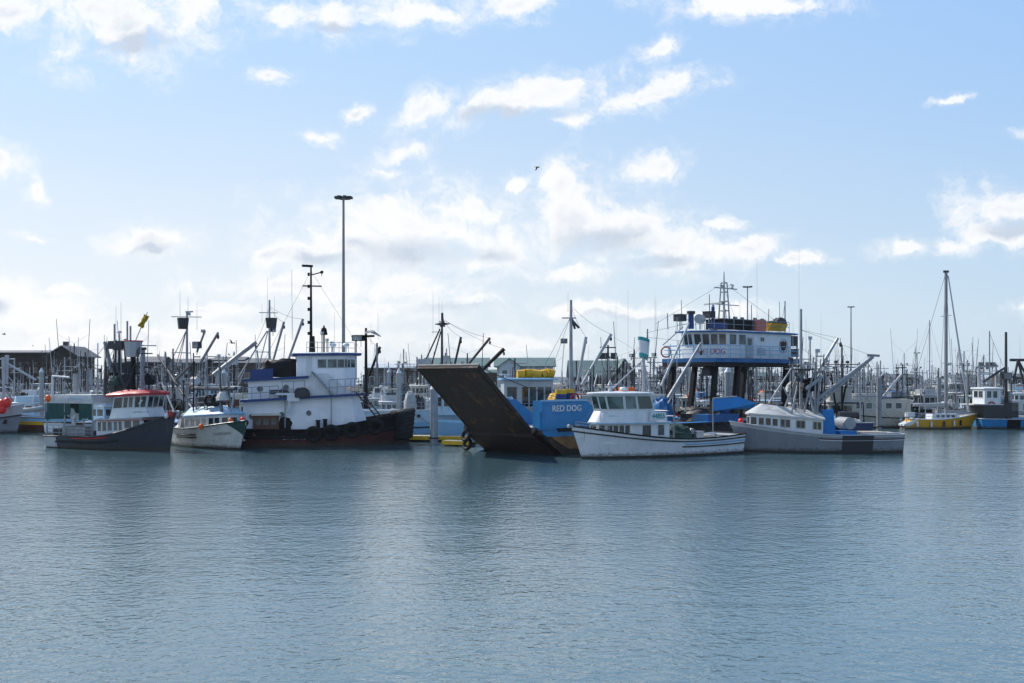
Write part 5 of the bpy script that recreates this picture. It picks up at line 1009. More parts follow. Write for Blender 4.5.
# ------------------------------------------------------------------ middle distance: boats one can tell apart
def yellow_sailboat():
    b = Boat('sailboat', W(971, 428.5), 8, 9.2, .8, 'ochre yellow sailboat with white reversed stern and tall bare mast', 'sailboat'); r = b.root
    h = Hull(9.2, 3.0, 1.15, 1.1, 1.7, rake=.8, trans=.45, tm=.45, pb=2.2, pw=1.7, bul=.06, tsl=-1.3)
    h.shell(r, ['boot', 'hullyellow', 'hullyellow'], [(0, 1), (.94, 2)]); h.deck(r, 'white', 14); h.rail(r, 'toe_rail', 'white', 1.0, .05)
    q = house(r, 'cabin', plan(-1.3, 1.7, .85, .7, .5), 1.1, 1.7, 'white', plan(-1.2, 1.5, .78, .45, .5)); windows(r, q[0], 4, .1, .95, .35, .8, gap=.35)
    for px, m_ in ((922, 'white'), (933, 'white'), (945, 'dark'), (956, 'white'), (964, 'black')):
        t = h.tx(b.at(px, 424, -1.6).x); p = h.pt(t, .55, -1, .16); MB().tube(p - Vector((0, 0, .32)), p + Vector((0, 0, .26)), .10, n=10).build('fender', m_, r)
    mx = b.at(946, 420, 0).x; mh = b.at(946, 272, 0).z; spar(r, 'mast', (mx, 0, 1.2), (mx, 0, mh), .22, .17, 'pipe'); MB().box((mx, 0, mh + .05), (.6, .2, .25)).build('masthead', 'dark', r)
    spar(r, 'furled_jib', b.at(969, 412, 0), (mx + .25, 0, mh - .4), .13, .07, 'lgrey'); stay(r, (mx, 0, mh), (-4.4, 0, 1.2), .02)
    for k in (.42, .72): spar(r, 'spreader', (mx, -1.1, mh * k), (mx, 1.1, mh * k), .04)
    for s_ in (1, -1): stay(r, (mx, 0, mh - .2), (mx, s_ * 1.6, 1.2), .018)
    spar(r, 'radar_bracket', (mx, 0, 7.2), (mx + .5, 0, 7.2), .05); radome(r, (mx + .5, 0, 7.2), .25)
    spar(r, 'boom', (mx, 0, 2.6), (mx - 4.0, 0, 2.6), .09); MB().tube((mx - .2, 0, 2.75), (mx - 3.9, 0, 2.7), .22, .14, 8).build('sail_cover', 'canvas', r)
    for s_ in (1, -1): railing(r, [h.pt(.06 + .9 * i / 8, 1, s_, -.05) for i in range(9)], .65, 9, .018, 2)
    MB().rings([[(-4.62, y, z) for y, z in ((-.6, .35), (.6, .35), (.7, .55), (-.7, .55))], [(-3.0, y, z) for y, z in ((-.9, .4), (.9, .4), (1.0, 1.25), (-1.0, 1.25))]]).build('swim_stern', 'white', r)
    for s_ in (1, -1): spar(r, 'stern_post', (-4.3, s_ * .6, .5), (-4.3, s_ * .6, 2.2), .03, mat='alu')
    crate(r, 'life_raft_canister', (-3.6, 0, 1.6), (.9, .7, .45), 'white')
yellow_sailboat()
def blue_boat_right():
    b = Boat('fishing_boat', W(1100, 428.2), 2, 15.5, 1.0, 'blue hulled fishing boat with white pilothouse and life ring behind the yellow bow', 'fishing boat'); r = b.root
    h = Hull(15.5, 4.6, 1.15, 1.1, 2.2, rake=1, bul=.35); h.shell(r, ['boot', 'vblue', 'vblue'], [(0, 1), (.9, 2)]); h.deck(r, 'deckg'); h.rail(r, 'gunwale', 'lgrey', 1, .06)
    X = lambda px: b.at(px, 405, -1.6).x
    q = house(r, 'pilothouse', plan(X(985), X(1000), 1.5, .5, .6), 1.0, b.at(990, 389, -1.5).z, 'white'); windows(r, q[0], 2, .1, .9, .72, .93, gap=.3); windows(r, q[5], 2, .1, .9, .72, .93); windows(r, q[2], 2, .1, .9, .72, .93)
    zt = b.at(990, 389, -1.5).z; roof(r, plan(X(985), X(1000), 1.5, .5, .6), zt, 'white', .2); p = on(q[0], .45, .46); ring_buoy(r, p + Vector((0, -.06, 0)), (0, 1, 0), .42, 'red')
    MB().box((X(988), 0, 2.75), (3.4, 3.6, .12)).build('house_top', 'whiteworn', r); house(r, 'lower_house', [(X(983), -1.75), (X(1003), -1.75), (X(1003), 1.75), (X(983), 1.75)], .8, 2.68, 'dark')
    MB().box((X(1012), 0, 2.1), (2.0, 2.2, 1.7)).build('deck_machinery', 'dark', r); MB().box((X(1020), -.4, 2.6), (1.3, 1.4, 1.2)).build('white_tote_stack', 'whiteworn', r)
    t0, t1 = h.tx(X(1005)), h.tx(X(1018)); MB().add([h.pt(t0, .1, -1, .03), h.pt(t1, .1, -1, .03), h.pt(t1, .98, -1, .05), h.pt(t0, .98, -1, .05)], [(0, 1, 2, 3)]).build('side_mat', 'black', r)
    for (px, top, bot, rr, m_, y) in ((1006, 332, 410, .2, 'dark', 0), (989.5, 331, 400, .1, 'galv', .5), (979, 365, 405, .22, 'lgrey', .8), (996, 364, 405, .16, 'lgrey', .8)):
        spar(r, 'mast' if rr > .15 else 'mast_pole', (b.at(px, bot, y).x, y, 1.0), (b.at(px, top, y).x, y, b.at(px, top, y).z), rr, rr * .7, m_)
    pspar(b, 'gallows_beam', (977, 366), (998, 366), .12, y=.8, mat='lgrey'); pspar(b, 'gallows_beam', (977, 374), (998, 374), .08, y=.8, mat='lgrey')
    for px in (981, 988, 993): floodlight(r, b.at(px, 364, .8), .5, -1.6)
    pspar(b, 'boom', (983, 382), (1006, 367), .13, y=.2, mat='dark'); pspar(b, 'boom', (1000, 371), (1015, 378), .16, y=.2); floodlight(r, b.at(1006, 376, 0), 1.0, -1.4)
    pspar(b, 'pylon_leg', (1013, 384), (1018, 360), .14, y=-.3, mat='dark'); pspar(b, 'pylon_leg', (1024, 384), (1018, 360), .14, y=-.3, mat='dark'); pspar(b, 'pylon_leg', (1031, 384), (1018, 360), .14, y=.9, mat='dark'); pspar(b, 'pylon_platform', (1010, 360), (1030, 360), .16, y=.3, mat='dark')
    stay(r, b.at(989.5, 333, .5), b.at(1003, 366, 0), .02); whip(r, b.at(1020, 360, .2), 3.0)
blue_boat_right()
def pale_boat():
    b = Boat('fishing_boat', W(484, 435.5), 3, 15.5, 1.0, 'pale blue fishing boat lying between the tug bow and the raised ramp', 'fishing boat'); r = b.root
    b.o = b.o; h = Hull(15.5, 4.6, 2.6, 2.5, 3.2, rake=1, bul=.4); h.shell(r, ['boot', 'sky', 'pale'], [(0, 1), (.52, 2)]); h.deck(r, 'deckg'); h.rail(r, 'gunwale', 'white', 1, .06); h.rail(r, 'rub_rail', 'dark', .35, .08, .03)
    X = lambda px: b.at(px, 410, -1.9).x
    q = house(r, 'cabin', [(X(436), -2.28), (X(462), -2.28), (X(462), 1.9), (X(436), 1.9)], 2.1, 4.6, 'pale'); windows(r, q[0], 3, .02, .75, .34, .7, gap=.35); roof(r, [(X(436), -2.28), (X(462), -2.28), (X(462), 1.9), (X(436), 1.9)], 4.6, 'whiteworn', .2)
    railing(r, [(X(408), -2.3, 2.55), (X(455), -2.3, 2.55)], .8, 8, .025, 2); MB().tube((X(419), -2.34, 2.0), (X(419), -2.30, 2.0), .18, n=12).build('porthole', 'glass', r)
    for s_, px in ((0, 410), (1, 418), (2, 426)): netpile(r, (X(px), -.8 + .5 * s_, 2.3), (1.3, 1.8, 2.0 - .3 * s_), ['canvas', 'dark', 'whiteworn'][s_], 60 + s_, 'gear_heap')
    spar(r, 'mooring_line', b.at(413, 413, -2.3), b.at(452, 438, -2.4), .03, mat='rope')
pale_boat()
def blue_cabin_boat():
    b = Boat('workboat', Vector(P(575, 400, 101).xy.to_3d()), 5, 14, 1, 'blue grey cabin workboat with yellow bundle on its flat roof, behind the blue bow', 'workboat'); r = b.root
    h = Hull(14, 4.6, 1.8, 1.7, 2.5, rake=1); h.shell(r, ['boot', 'sky'], [(0, 1)]); h.deck(r, 'deckg')
    X = lambda px: b.at(px, 395, -1.8).x; zt = b.at(530, 380, -1.8).z
    q = house(r, 'cabin', [(X(504), -1.9), (X(553), -1.9), (X(553), 1.9), (X(504), 1.9)], 1.4, zt, 'lgrey'); windows(r, q[0], 4, .35, .98, .42, .85, gap=.2, frame='lgrey'); windows(r, q[0], 1, .04, .28, .35, .85, frame='lgrey')
    roof(r, [(X(502), -2.2), (X(556), -2.2), (X(556), 2.2), (X(502), 2.2)], zt, 'sky', .1, .14, .05)
    mb = MB(); rnd = random.Random(4); pts = [Vector((X(518) + (X(556) - X(518)) * i / 9, -1 + .3 * rnd.random(), zt + .5 + .15 * rnd.random())) for i in range(10)]
    for i in range(9): mb.tube(pts[i], pts[i + 1], .38 + .1 * rnd.random(), .38, 8)
    mb.build('yellow_bundle', 'yellow', r)
    netpile(r, (X(509), -2.1, 2.4), (1.3, 1.0, 1.5), 'white', 71, 'white_sacks'); netpile(r, (X(548), -2.1, 2.3), (.9, .9, 1.1), 'yellow', 72, 'yellow_fenders'); netpile(r, (X(540), -2.1, 2.3), (1.3, .8, .8), 'dark', 73, 'black_fenders')
    railing(r, [(X(504), -2.2, 2.4), (X(575), -2.2, 2.4)], 1.0, 8, .03, 2); radar(r, (X(507), 0, zt + .2), 1.2); spar(r, 'searchlight_post', (X(512), 0, zt), (X(512), 0, zt + 1.2), .06)
blue_cabin_boat()

def seiner_at(px, Y, heading, label, mastx, mast_top, booms, hull, roofc, seed, nest=None, L=14, whips=(), legs=(), col_='galv', r0=.16):
    """a seiner whose mast and booms stand where the photograph shows them"""
    X = (px - 512) * Y / F; o = bg_boat(px, Y, heading, 'gillnetter', seed, 0, hull, L, label=label, roofc=roofc, hgt=.8)
    b = Boat.__new__(Boat); b.h = R(heading); b.o = Vector((X, Y, 0)); b.root = o
    k = o.children
    mp = b.at(mastx, 395, 0) if abs(math.cos(b.h)) > .5 else b.atx(mastx, 395, 0); zt = b.at(mastx, mast_top, 0).z if abs(math.cos(b.h)) > .5 else b.atx(mastx, mast_top, 0).z
    spar(o, 'tall_mast', (mp.x, mp.y, 1), (mp.x, mp.y, zt), r0, r0 * .55, col_)
    for (p0, p1, rr, m_) in booms:
        pspar(b, 'boom', p0, p1, rr, rr * .85, .4, m_); block_and_hook(o, b.at(*p0, .4), .5); sagline(o, (mp.x, 0, zt - .6), b.at(*p0, .4), .3, .018)
    for (p0, p1, rr) in legs: pspar(b, 'mast_leg', p0, p1, rr, y=0, mat=col_)
    if nest: z = b.at(mastx, nest, 0).z; crows_nest(o, (mp.x + .2, .2, z), 1.2, 1.0, 'dark'); spar(o, 'nest_rail', (mp.x - 1.0, 0, z + 1.5), (mp.x + .8, 0, z + 1.5), .04)
    for (wx, top, bot) in whips: p = b.at(wx, bot, 0); whip(o, p, b.at(wx, top, 0).z - p.z, 0, .02)
    return b
b = seiner_at(268, 108, 20, 'seiner with dark crow\'s nest and two raised booms behind the tug', 269.5, 300, [((284, 322), (270, 372), .12, 'pipe'), ((303, 319), (284, 372), .13, 'pipe'), ((256, 342), (213, 375), .24, 'pipe')], ('white', 'white'), ('white', 'white'), 801, 328, whips=((267.5, 276, 318), (262, 304, 322), (274.5, 296, 320), (292, 270, 340)), legs=(((267, 331), (238, 378), .07), ((268, 331), (256, 378), .05), ((257, 350), (260, 376), .07), ((256, 352), (270, 352), .04)))
floodlight(b.root, b.at(273, 330, .3), .5, -1); 
b = seiner_at(446, 120, 160, 'seiner with lamp cluster on its masthead and dark booms behind the raised ramp', 442, 313, [((461, 337), (453, 372), .14, 'dark'), ((490, 338), (462, 372), .15, 'dark'), ((504, 349), (474, 378), .22, 'black')], ('white', 'white'), ('white', 'white'), 802, None, whips=((433, 290, 334), (439, 296, 330), (442, 300, 314)), legs=(((440, 329), (422, 368), .09), ((441, 331), (430, 370), .08), ((438, 332), (432, 332), .03)), col_='dark', r0=.2)
mb = MB(); c = b.at(442.3, 324, 0)
for i in range(8): a = math.pi / 4 * i; mb.tube(c, c + Vector((.0, 0, 0)) + Vector((math.cos(a) * (.85 if i in (0, 4) else .4), .15 * math.sin(3 * a), math.sin(a) * (.45 if i != 2 else 1.25))), .2, .05, 6)
mb.ball(c, .34, 8, 6).build('masthead_lights', 'dark', b.root); floodlight(b.root, b.at(421, 362, .5), .8, -1.5, 'lgrey'); floodlight(b.root, b.at(427, 362, .5), .8, -1.5, 'lgrey'); pspar(b, 'light_beam', (420, 367), (445, 367), .06)
b = seiner_at(580, 108, 12, 'seiner with tall grey mast and two pale booms behind the blue cabin boat', 571, 300, [((586, 337), (577, 385), .16, 'lgrey'), ((611, 334), (582, 385), .18, 'lgrey')], ('white', 'white'), ('pale', 'pale blue'), 803, None, whips=((568, 292, 312), (616, 300, 360)), r0=.24, col_='galv')
pspar(b, 'crosstree', (562, 318), (576, 318), .06); pspar(b, 'lamp_arm', (571, 319), (579, 328), .12, mat='dark'); pspar(b, 'lamp_arm', (572, 319), (575, 329), .12, mat='dark'); floodlight(b.root, b.at(564, 341, .3), .6, -1.5); stay(b.root, b.at(570, 318, 0), b.at(545, 365, 0), .02); stay(b.root, b.at(570, 318, 0), b.at(550, 375, 0), .02)
b = seiner_at(362, 118, -35, 'dark rigged boat with lamp gallows and black boom beyond the tug bow', 366, 328, [((380, 347), (369, 376), .15, 'black')], ('black', 'black'), ('lgrey', 'grey'), 804, None, whips=((371, 322, 345), (378, 312, 340)), col_='black', r0=.22)
for px in (356, 361): floodlight(b.root, b.at(px, 338, -.4), .8, -1.6, 'black')
pspar(b, 'gallows_beam', (352, 336.5), (374, 336), .12, mat='black'); pspar(b, 'gallows_post', (356, 338), (356, 380), .08, mat='dark'); pspar(b, 'gallows_post', (377, 343), (377, 385), .10, mat='pipe')
MB().rings([[b.at(px, py, y) for px, py, y in ((364, 334, -.9), (364, 334, .9), (374, 332, .9), (374, 332, -.9))], [b.at(px, py, y) for px, py, y in ((366, 331, -.8), (366, 331, .8), (373, 330, .8), (373, 330, -.8))], [b.at(px, py, y) for px, py, y in ((381, 337, -.8), (381, 337, .8), (381, 336, .8), (381, 336, -.8))]]).build('awning', 'canvas', b.root)
b = seiner_at(608, 128, 70, 'seiner with paired lamp clusters on its crosstree beside the green roofed shed', 608, 345, [], ('cream', 'cream'), ('white', 'white'), 805, None, col_='dark', r0=.2)
for px in (602, 606, 614): floodlight(b.root, b.atx(px, 356, .2), .9, -1.6)
MB().tube(b.atx(600, 347.5, 0), b.atx(616, 347.5, 0), .07).build('crosstree', 'dark', b.root)
b = seiner_at(700, 120, 15, 'white boat with broad cabin seen between the black stilts', 690, 340, [], ('white', 'white'), ('white', 'white'), 806, None, L=16)
b = seiner_at(875, 128, 180, 'cream fishing boat with a row of square windows, beyond the long grey boom', 872, 380, [((902, 374), (880, 400), .14, 'lgrey')], ('beige', 'cream'), ('cream', 'cream'), 807, None, L=15)
qq = house(b.root, 'long_house', [(-3.5, -1.9), (5, -1.9), (5, 1.9), (-3.5, 1.9)], .9, 3.3, 'beige'); windows(b.root, qq[0], 6, .1, .9, .55, .82, gap=.4); windows(b.root, qq[2], 6, .1, .9, .55, .82, gap=.4)

def far_left():
    b = Boat('fishing_boat', W(17, 433), 2, 12.5, .7, 'slate grey fishing boat with red buoys on its bow at the edge of the photo', 'fishing boat', 'fishing boats moored in the front row'); r = b.root
    h = Hull(12.5, 4.0, 1.9, 1.8, 3.0, rake=.7, pb=3, bul=.4); h.shell(r, ['boot', 'grey', 'lgrey'], [(0, 1), (.6, 2)]); h.deck(r, 'deckg'); h.rail(r, 'rub_rail', 'dark', .62, .08, .03); h.rail(r, 'gunwale', 'lgrey', 1, .06)
    for px, py in ((2, 404), (7, 402.5), (2, 409)): ball_fender(r, b.at(px, py, -1.7), .45, 'redball')
    MB().box(h.pt(.9, .45, -1, .02), (.5, .05, .45)).build('hawse_plate', 'black', r)
    q = house(r, 'cabin', plan(-3, 2.0, 1.5, .6, .6), 1.5, 3.9, 'white'); windows(r, q[0], 4, .05, .95, .55, .85); roof(r, plan(-3, 2.0, 1.5, .6, .6), 3.9, 'lgrey')
    pspar(b, 'mast', (3, 357, ), (4, 405), .16, y=0, mat='lgrey'); pspar(b, 'mast_post', (7, 355), (6, 384), .22, y=.4, mat='lgrey'); pspar(b, 'crosstree', (-2, 368), (15, 367), .06, y=.4, mat='lgrey'); pspar(b, 'boom', (8, 364), (36, 380), .12, y=.4, mat='lgrey'); pspar(b, 'crosstree', (0, 359), (15, 359), .06, y=.4, mat='lgrey')
far_left()
def small_left():
    b = Boat('inflatable_boat', Vector(P(40, 414, 124).xy.to_3d()) , -8, 4.6, .3, 'grey inflatable boat lashed on top of the maroon hulled skiff', 'inflatable boat'); r = b.root; r.location.z = 1.75
    pts = [(-2.2, -.75, .3), (1.0, -.75, .35), (1.9, -.45, .5), (2.2, 0, .6), (1.9, .45, .5), (1.0, .75, .35), (-2.2, .75, .3)]
    mb = MB(); mb.path(pts, .27, 10)
    for p in pts[1:-1]: mb.ball(p, .27, 10, 6)
    mb.build('tube', 'canvas', r); MB().box((-.3, 0, .18), (3.8, 1.3, .1)).build('floor_board', 'lgrey', r)
    s = Boat('workboat', W(14, 432), 184, 8.5, .3, 'skiff with maroon and yellow hull beneath the grey inflatable', 'workboat')
    h = Hull(8.5, 2.9, 1.55, 1.5, 1.7, rake=.3, pb=4); h.shell(s.root, ['boot', 'maroon', 'yellow', 'sky'], [(0, 1), (.45, 2), (.7, 3)]); h.deck(s.root, 'deckg'); h.rail(s.root, 'gunwale', 'dark', 1, .06)
    MB().box((-2.6, .3, 1.9), (1.2, 1.6, 1.5)).build('console', 'white', s.root); MB().box((-3.6, .9, 1.2), (.6, .5, 1.3)).build('outboard_motor', 'blue', s.root)
small_left()
# ------------------------------------------------------------------ rows of boats behind
b = seiner_at(784, 132, 100, 'pale boat whose slim mast rises between wheelhouse and grey boat rigging', 785, 301, [], ('pale', 'pale blue'), ('white', 'white'), 808, None, col_='galv', r0=.14)
stay(b.root, b.atx(785, 303, 0), b.atx(777, 350, 0), .02)
rnd = random.Random(77)
KINDS = ['troller', 'seiner', 'gillnetter', 'gillnetter', 'troller', 'workboat', 'cruiser', 'seiner', 'gillnetter']
def row(idx, Y, pxs, head, jit=4, kinds=KINDS, skip=()):
    i = 0
    for px in pxs:
        if any(a < px < b for a, b in skip): continue
        y = Y + rnd.uniform(-jit, jit); k = rnd.choice(kinds); s = idx * 1000 + i
        hd = rnd.choice(head) + rnd.uniform(-9, 9)
        bg_boat(px + rnd.uniform(-7, 7), y, hd, k, s, idx, L=rnd.uniform(9.5, 13.5), hgt=rnd.uniform(.85, 1.1))
        i += 1
bg_boat(98, 114, 62, 'cruiser', 501, 0, ('white', 'white'), 11, label='white cabin cruiser with dark windows showing above the green tarp shelter', roofc=('white', 'white'))
bg_boat(38, 132, 175, 'cruiser', 502, 1, ('white', 'white'), 13, label='white cabin cruiser with flared windscreen left of the green tarp shelter', roofc=('white', 'white'))
bg_boat(18, 150, 5, 'workboat', 503, 1, ('white', 'white'), 12, label='white workboat with blue windows behind the inflatable', roofc=('white', 'white'))
row(0, 116, [128, 150, 178, 205, 330, 520, 632, 650, 735, 755, 800, 835], [80, 95, 250, 275], 3)
row(1, 138, [55, 80, 95, 112, 128, 146, 182, 218, 425, 448, 575, 615, 655, 685, 718, 750, 782, 798, 832, 868, 165, 200, 236, 275, 385, 412, 470, 540, 590, 640, 668, 700, 735, 765, 815, 850], [85, 95, 265, 275], 4)
row(2, 162, [30, 45, 75, 105, 134, 163, 193, 222, 392, 418, 445, 590, 605, 638, 672, 706, 738, 772, 804, 836, 852, 872, 888, 960, 992, 8, 60, 92, 120, 148, 178, 208, 300, 380, 405, 432, 500, 560, 620, 655, 690, 722, 755, 788, 820, 905, 940, 975], [85, 95, 265, 275, 10], 5)
row(3, 192, [20, 50, 85, 115, 150, 185, 215, 390, 420, 600, 640, 680, 715, 745, 775, 830, 860, 895, 925, 955, 985, 1015], [85, 95, 265, 275, 185], 6)
row(4, 216, [60, 95, 140, 170, 205, 380, 410, 445, 575, 615, 650, 685, 705, 750, 770, 810, 845, 880, 905, 940, 970, 1000], [85, 95, 265, 275, 15], 7)
row(4, 242, [70, 100, 130, 160, 190, 222, 395, 425, 630, 665, 700, 735, 790, 830, 860, 890, 920, 950, 980, 1010], [85, 95, 265, 275, 5], 8)
row(5, 275, [90, 120, 140, 165, 185, 208, 235, 375, 395, 415, 435, 580, 605, 640, 665, 690, 715, 740, 760, 800, 825, 850, 866, 882, 898, 915, 935, 950, 968, 985, 1003, 1018], [90, 180, 270, 0], 9, KINDS + ['sailboat'])
row(6, 330, [380, 400, 425, 640, 660, 678, 700, 722, 745, 765, 800, 822, 842, 860, 876, 893, 910, 927, 944, 960, 978, 995, 1012], [90, 180, 270, 0], 12, KINDS + ['sailboat', 'sailboat'])
for px, Y, k, top in ((925, 190, 0, 320), (374, 300, 1, 345), (236, 260, 2, 340), (960, 210, 3, 352)):
    zt = H - (top - HY) * Y / F; L_ = 11.0
    bg_boat(px, Y, [12, 80, 100, 95][k], 'sailboat', 900 + k, 5, ('white', 'white'), L_, label=['white sailboat with a slim bare mast left of the yellow one', 'white sailboat far beyond the tug bow', 'white sailboat far beyond the tug deckhouse', 'white sailboat with short mast behind the yellow bow'][k], roofc=('navy', 'navy'), hgt=zt / (L_ * 1.25))

# ------------------------------------------------------------------ docks and piles
def dock(p0, p1, w, label, z=.55, sides='yellow', floats=True):
    p0, p1 = Vector(p0), Vector(p1); d = p1 - p0; L = d.length
    o = empty('floating_dock', (p0 + p1) / 2, math.atan2(d.y, d.x), label, 'dock')
    MB().box((0, 0, z), (L, w, .12)).build('deck_planks', 'plank', o, False)
    for s_ in (1, -1): MB().box((0, s_ * (w / 2 + .06), z - .12), (L, .12, .3)).build('side_board', sides, o, False)
    n = max(2, int(L / 3.5))
    if floats:
        for i in range(n): MB().box((-L / 2 + L * (i + .5) / n, 0, .15), (L / n * .7, w * .9, .6)).build('float', 'dark', o, False)
    return o
a, c = W(405, 440.5), W(470, 440.5)
dock(W(404, 441.5), W(468, 442), 1.8, 'floating dock with yellow sides between the tug bow and the ramp', .5, 'yellow')
dock(W(446, 445.5), W(474, 446.5), 1.1, 'short yellow sided float tied beside the raised ramp', .4, 'yellow')
dock((-70, 128, 0), (62, 128, 0), 2.2, 'long main float behind the front row of boats', .5, 'plank')
dock((20, 152, 0), (120, 150, 0), 2.2, 'long wooden float behind the yellow sailboat', .5, 'plank')
dock((-120, 176, 0), (110, 178, 0), 2.2, 'long wooden float between the third and fourth rows', .5, 'plank', False)
def pile(px, top, Y, label, r=.22, cap=True, mat='galv'):
    z = H - (top - HY) * Y / F
    o = empty('mooring_pile', ((px - 512) * Y / F, Y, 0), 0, label, 'piling', 'steel mooring piles')
    MB().tube((0, 0, -2), (0, 0, z), r, r, 14).torus((0, 0, z), (0, 0, 1), r * .95, .025, 14, 5).build('pile_shaft', mat, o)
    if cap: MB().tube((0, 0, z - .02), (0, 0, z + r * 2.0), r * 1.1, .03, 14).build('cone_cap', 'white', o)
    MB().torus((0, 0, .55), (0, 0, 1), r + .12, .07, 14, 6).build('guide_hoop', 'dark', o)
for px, top, Y, lab in ((434, 389, 94, 'grey pile with white cone cap left of the raised ramp'), (399, 373, 112, 'tall grey pile at the tug bow'), (218, 372, 120, 'left pile of the pair behind the blue roofed cabin'), (224, 373, 121, 'right pile of the pair behind the blue roofed cabin'),
      (41.5, 372, 128, 'pile with white cone cap below the dark building'), (610, 385, 118, 'pile behind the white pilothouse'), (728, 372, 110, 'thick grey pile between the black stilts'), (784, 383, 116, 'pile right of the black stilts'), (879, 378, 118, 'tall dark pile left of the yellow sailboat'),
      (939, 378, 150, 'dark pile just left of the tall yellow sailboat mast'), (551, 388, 116, 'pile behind the yellow roof bundle'), (389, 372, 150, 'slim pile with cone cap beyond the tug bow'), (660, 384, 126, 'pile behind the teal striped nest'), (1010, 392, 125, 'pile beside the blue hull'), (340, 385, 128, 'pile behind the tug pilothouse windows')):
    pile(px, top, Y, lab, .34 if px in (434, 728) else .26, px not in (879, 939, 1010), 'pipe' if px in (879, 939) else 'galv')

# ------------------------------------------------------------------ buildings on the spit
def gable(o, name, x0, x1, y0, y1, z0, z1, zr, wall, roofm, along='x', over=.5, winrows=((.45, .75),), nwin=6, wf='white', door=True, th=.22):
    base = [(x0, y0), (x1, y0), (x1, y1), (x0, y1)]
    if along == 'x':
        ym = (y0 + y1) / 2
        MB().box8([(x0, y0, z0), (x1, y0, z0), (x1, y1, z0), (x0, y1, z0)], [(x0, y0, z1), (x1, y0, z1), (x1, y1, z1), (x0, y1, z1)]).add([(x0, y0, z1), (x0, y1, z1), (x0, ym, zr), (x1, y0, z1), (x1, y1, z1), (x1, ym, zr)], [(0, 1, 2), (3, 5, 4), (0, 2, 5, 3), (1, 4, 5, 2)]).build(name, wall, o, False)
        k = (zr - z1) / (ym - y0); a = y0 - over
        for s_ in (0, 1):
            f = (lambda y: y) if s_ == 0 else (lambda y: 2 * ym - y)
            lo = [(x0 - over, f(a), z1 - k * over + .03), (x1 + over, f(a), z1 - k * over + .03), (x1 + over, ym, zr + .03), (x0 - over, ym, zr + .03)]
            MB().box8(lo, [(x, y, z + th) for x, y, z in lo]).build('roof', roofm, o, False)
    else:
        xm = (x0 + x1) / 2
        MB().box8([(x0, y0, z0), (x1, y0, z0), (x1, y1, z0), (x0, y1, z0)], [(x0, y0, z1), (x1, y0, z1), (x1, y1, z1), (x0, y1, z1)]).add([(x0, y0, z1), (x1, y0, z1), (xm, y0, zr), (x0, y1, z1), (x1, y1, z1), (xm, y1, zr)], [(0, 1, 2), (3, 5, 4), (0, 2, 5, 3), (1, 4, 5, 2)]).build(name, wall, o, False)
        k = (zr - z1) / (xm - x0)
        for s_ in (0, 1):
            f = (lambda x: x) if s_ == 0 else (lambda x: 2 * xm - x)
            lo = [(f(x0 - over), y0 - over, z1 - k * over + .03), (xm, y0 - over, zr + .03), (xm, y1 + over, zr + .03), (f(x0 - over), y1 + over, z1 - k * over + .03)]
            MB().box8(lo, [(x, y, z + th) for x, y, z in lo]).build('roof', roofm, o, False)
    q = [Vector(v) for v in ((x0, y0, z0), (x1, y0, z0), (x1, y0, z1), (x0, y0, z1))]
    for v0, v1 in winrows: windows(o, q, nwin, .04, .96, v0, v1, gap=.45, frame=wf, ft=.12)
def bx(px, Y): return (px - 512) * Y / F
def bz(py, Y): return H - (py - HY) * Y / F
def building(px, Y, label): return empty('harbour_building', (bx(px, Y), Y, 0), 0, label, 'building')
Y = 300; o = building(30, Y, 'long dark two storey timber building with a windowed gable on the spit'); X = lambda p: bx(p, Y) - bx(30, Y)
gable(o, 'wall', X(-60), X(60), 0, 14, .5, bz(353, Y), bz(350.5, Y), 'timber', 'roofgrey', 'x', 1.0, ((.12, .30), (.55, .8)), 14, 'timber')
gable(o, 'wall', X(54), X(78), -2, 12, .5, bz(354, Y), bz(346.5, Y), 'timber', 'roofgrey', 'y', 1.4, ((.62, .86),), 4, 'sidingw')
MB().box((X(10), -2.4, bz(366, Y)), (X(80) - X(-60), 4.4, .35)).build('balcony', 'timber', o); railing(o, [(X(-60), -4.5, bz(366, Y)), (X(80), -4.5, bz(366, Y))], 1.2, 40, .06, 3, 'timber')
for p_ in range(-50, 80, 12): spar(o, 'balcony_post', (X(p_), -4.4, .5), (X(p_), -4.4, bz(366, Y)), .2, mat='timber')
MB().box((X(54), 8, bz(345, Y)), (1.2, 1.2, 2.4)).build('chimney', 'dark', o)
Y = 330; o = building(160, Y, 'long low grey roofed shed behind the red roofed boat'); X = lambda p: bx(p, Y) - bx(160, Y)
gable(o, 'wall', X(112), X(200), 0, 16, .5, bz(363, Y), bz(359, Y), 'timber', 'roofgrey', 'x', .8, ((.4, .7),), 9, 'lgrey')
Y = 300; o = building(150, Y, 'dark shed with a peaked roof between the flag and the far mast'); X = lambda p: bx(p, Y) - bx(150, Y)
gable(o, 'wall', X(135), X(160), 0, 10, .5, bz(362, Y), bz(357, Y), 'timber', 'roofgrey', 'x', .8, ((.5, .8),), 3, 'lgrey')
Y = 340; o = building(224, Y, 'grey shed with raised monitor roof left of the tug'); X = lambda p: bx(p, Y) - bx(224, Y)
gable(o, 'wall', X(198), X(262), 0, 16, .5, bz(363, Y), bz(358.5, Y), 'sidingw', 'roofgrey', 'x', .8, ((.4, .7),), 7, 'lgrey'); gable(o, 'monitor_wall', X(212), X(240), 3, 12, bz(361, Y), bz(360, Y), bz(357, Y), 'roofgrey', 'roofgrey', 'x', .8, (), 0)
Y = 330; o = building(385, Y, 'long low pale roofed shed beyond the tug bow'); X = lambda p: bx(p, Y) - bx(385, Y)
gable(o, 'wall', X(366), X(418), 0, 14, .5, bz(368, Y), bz(364, Y), 'sidingw', 'siding', 'x', .7, ((.4, .7),), 6, 'lgrey')
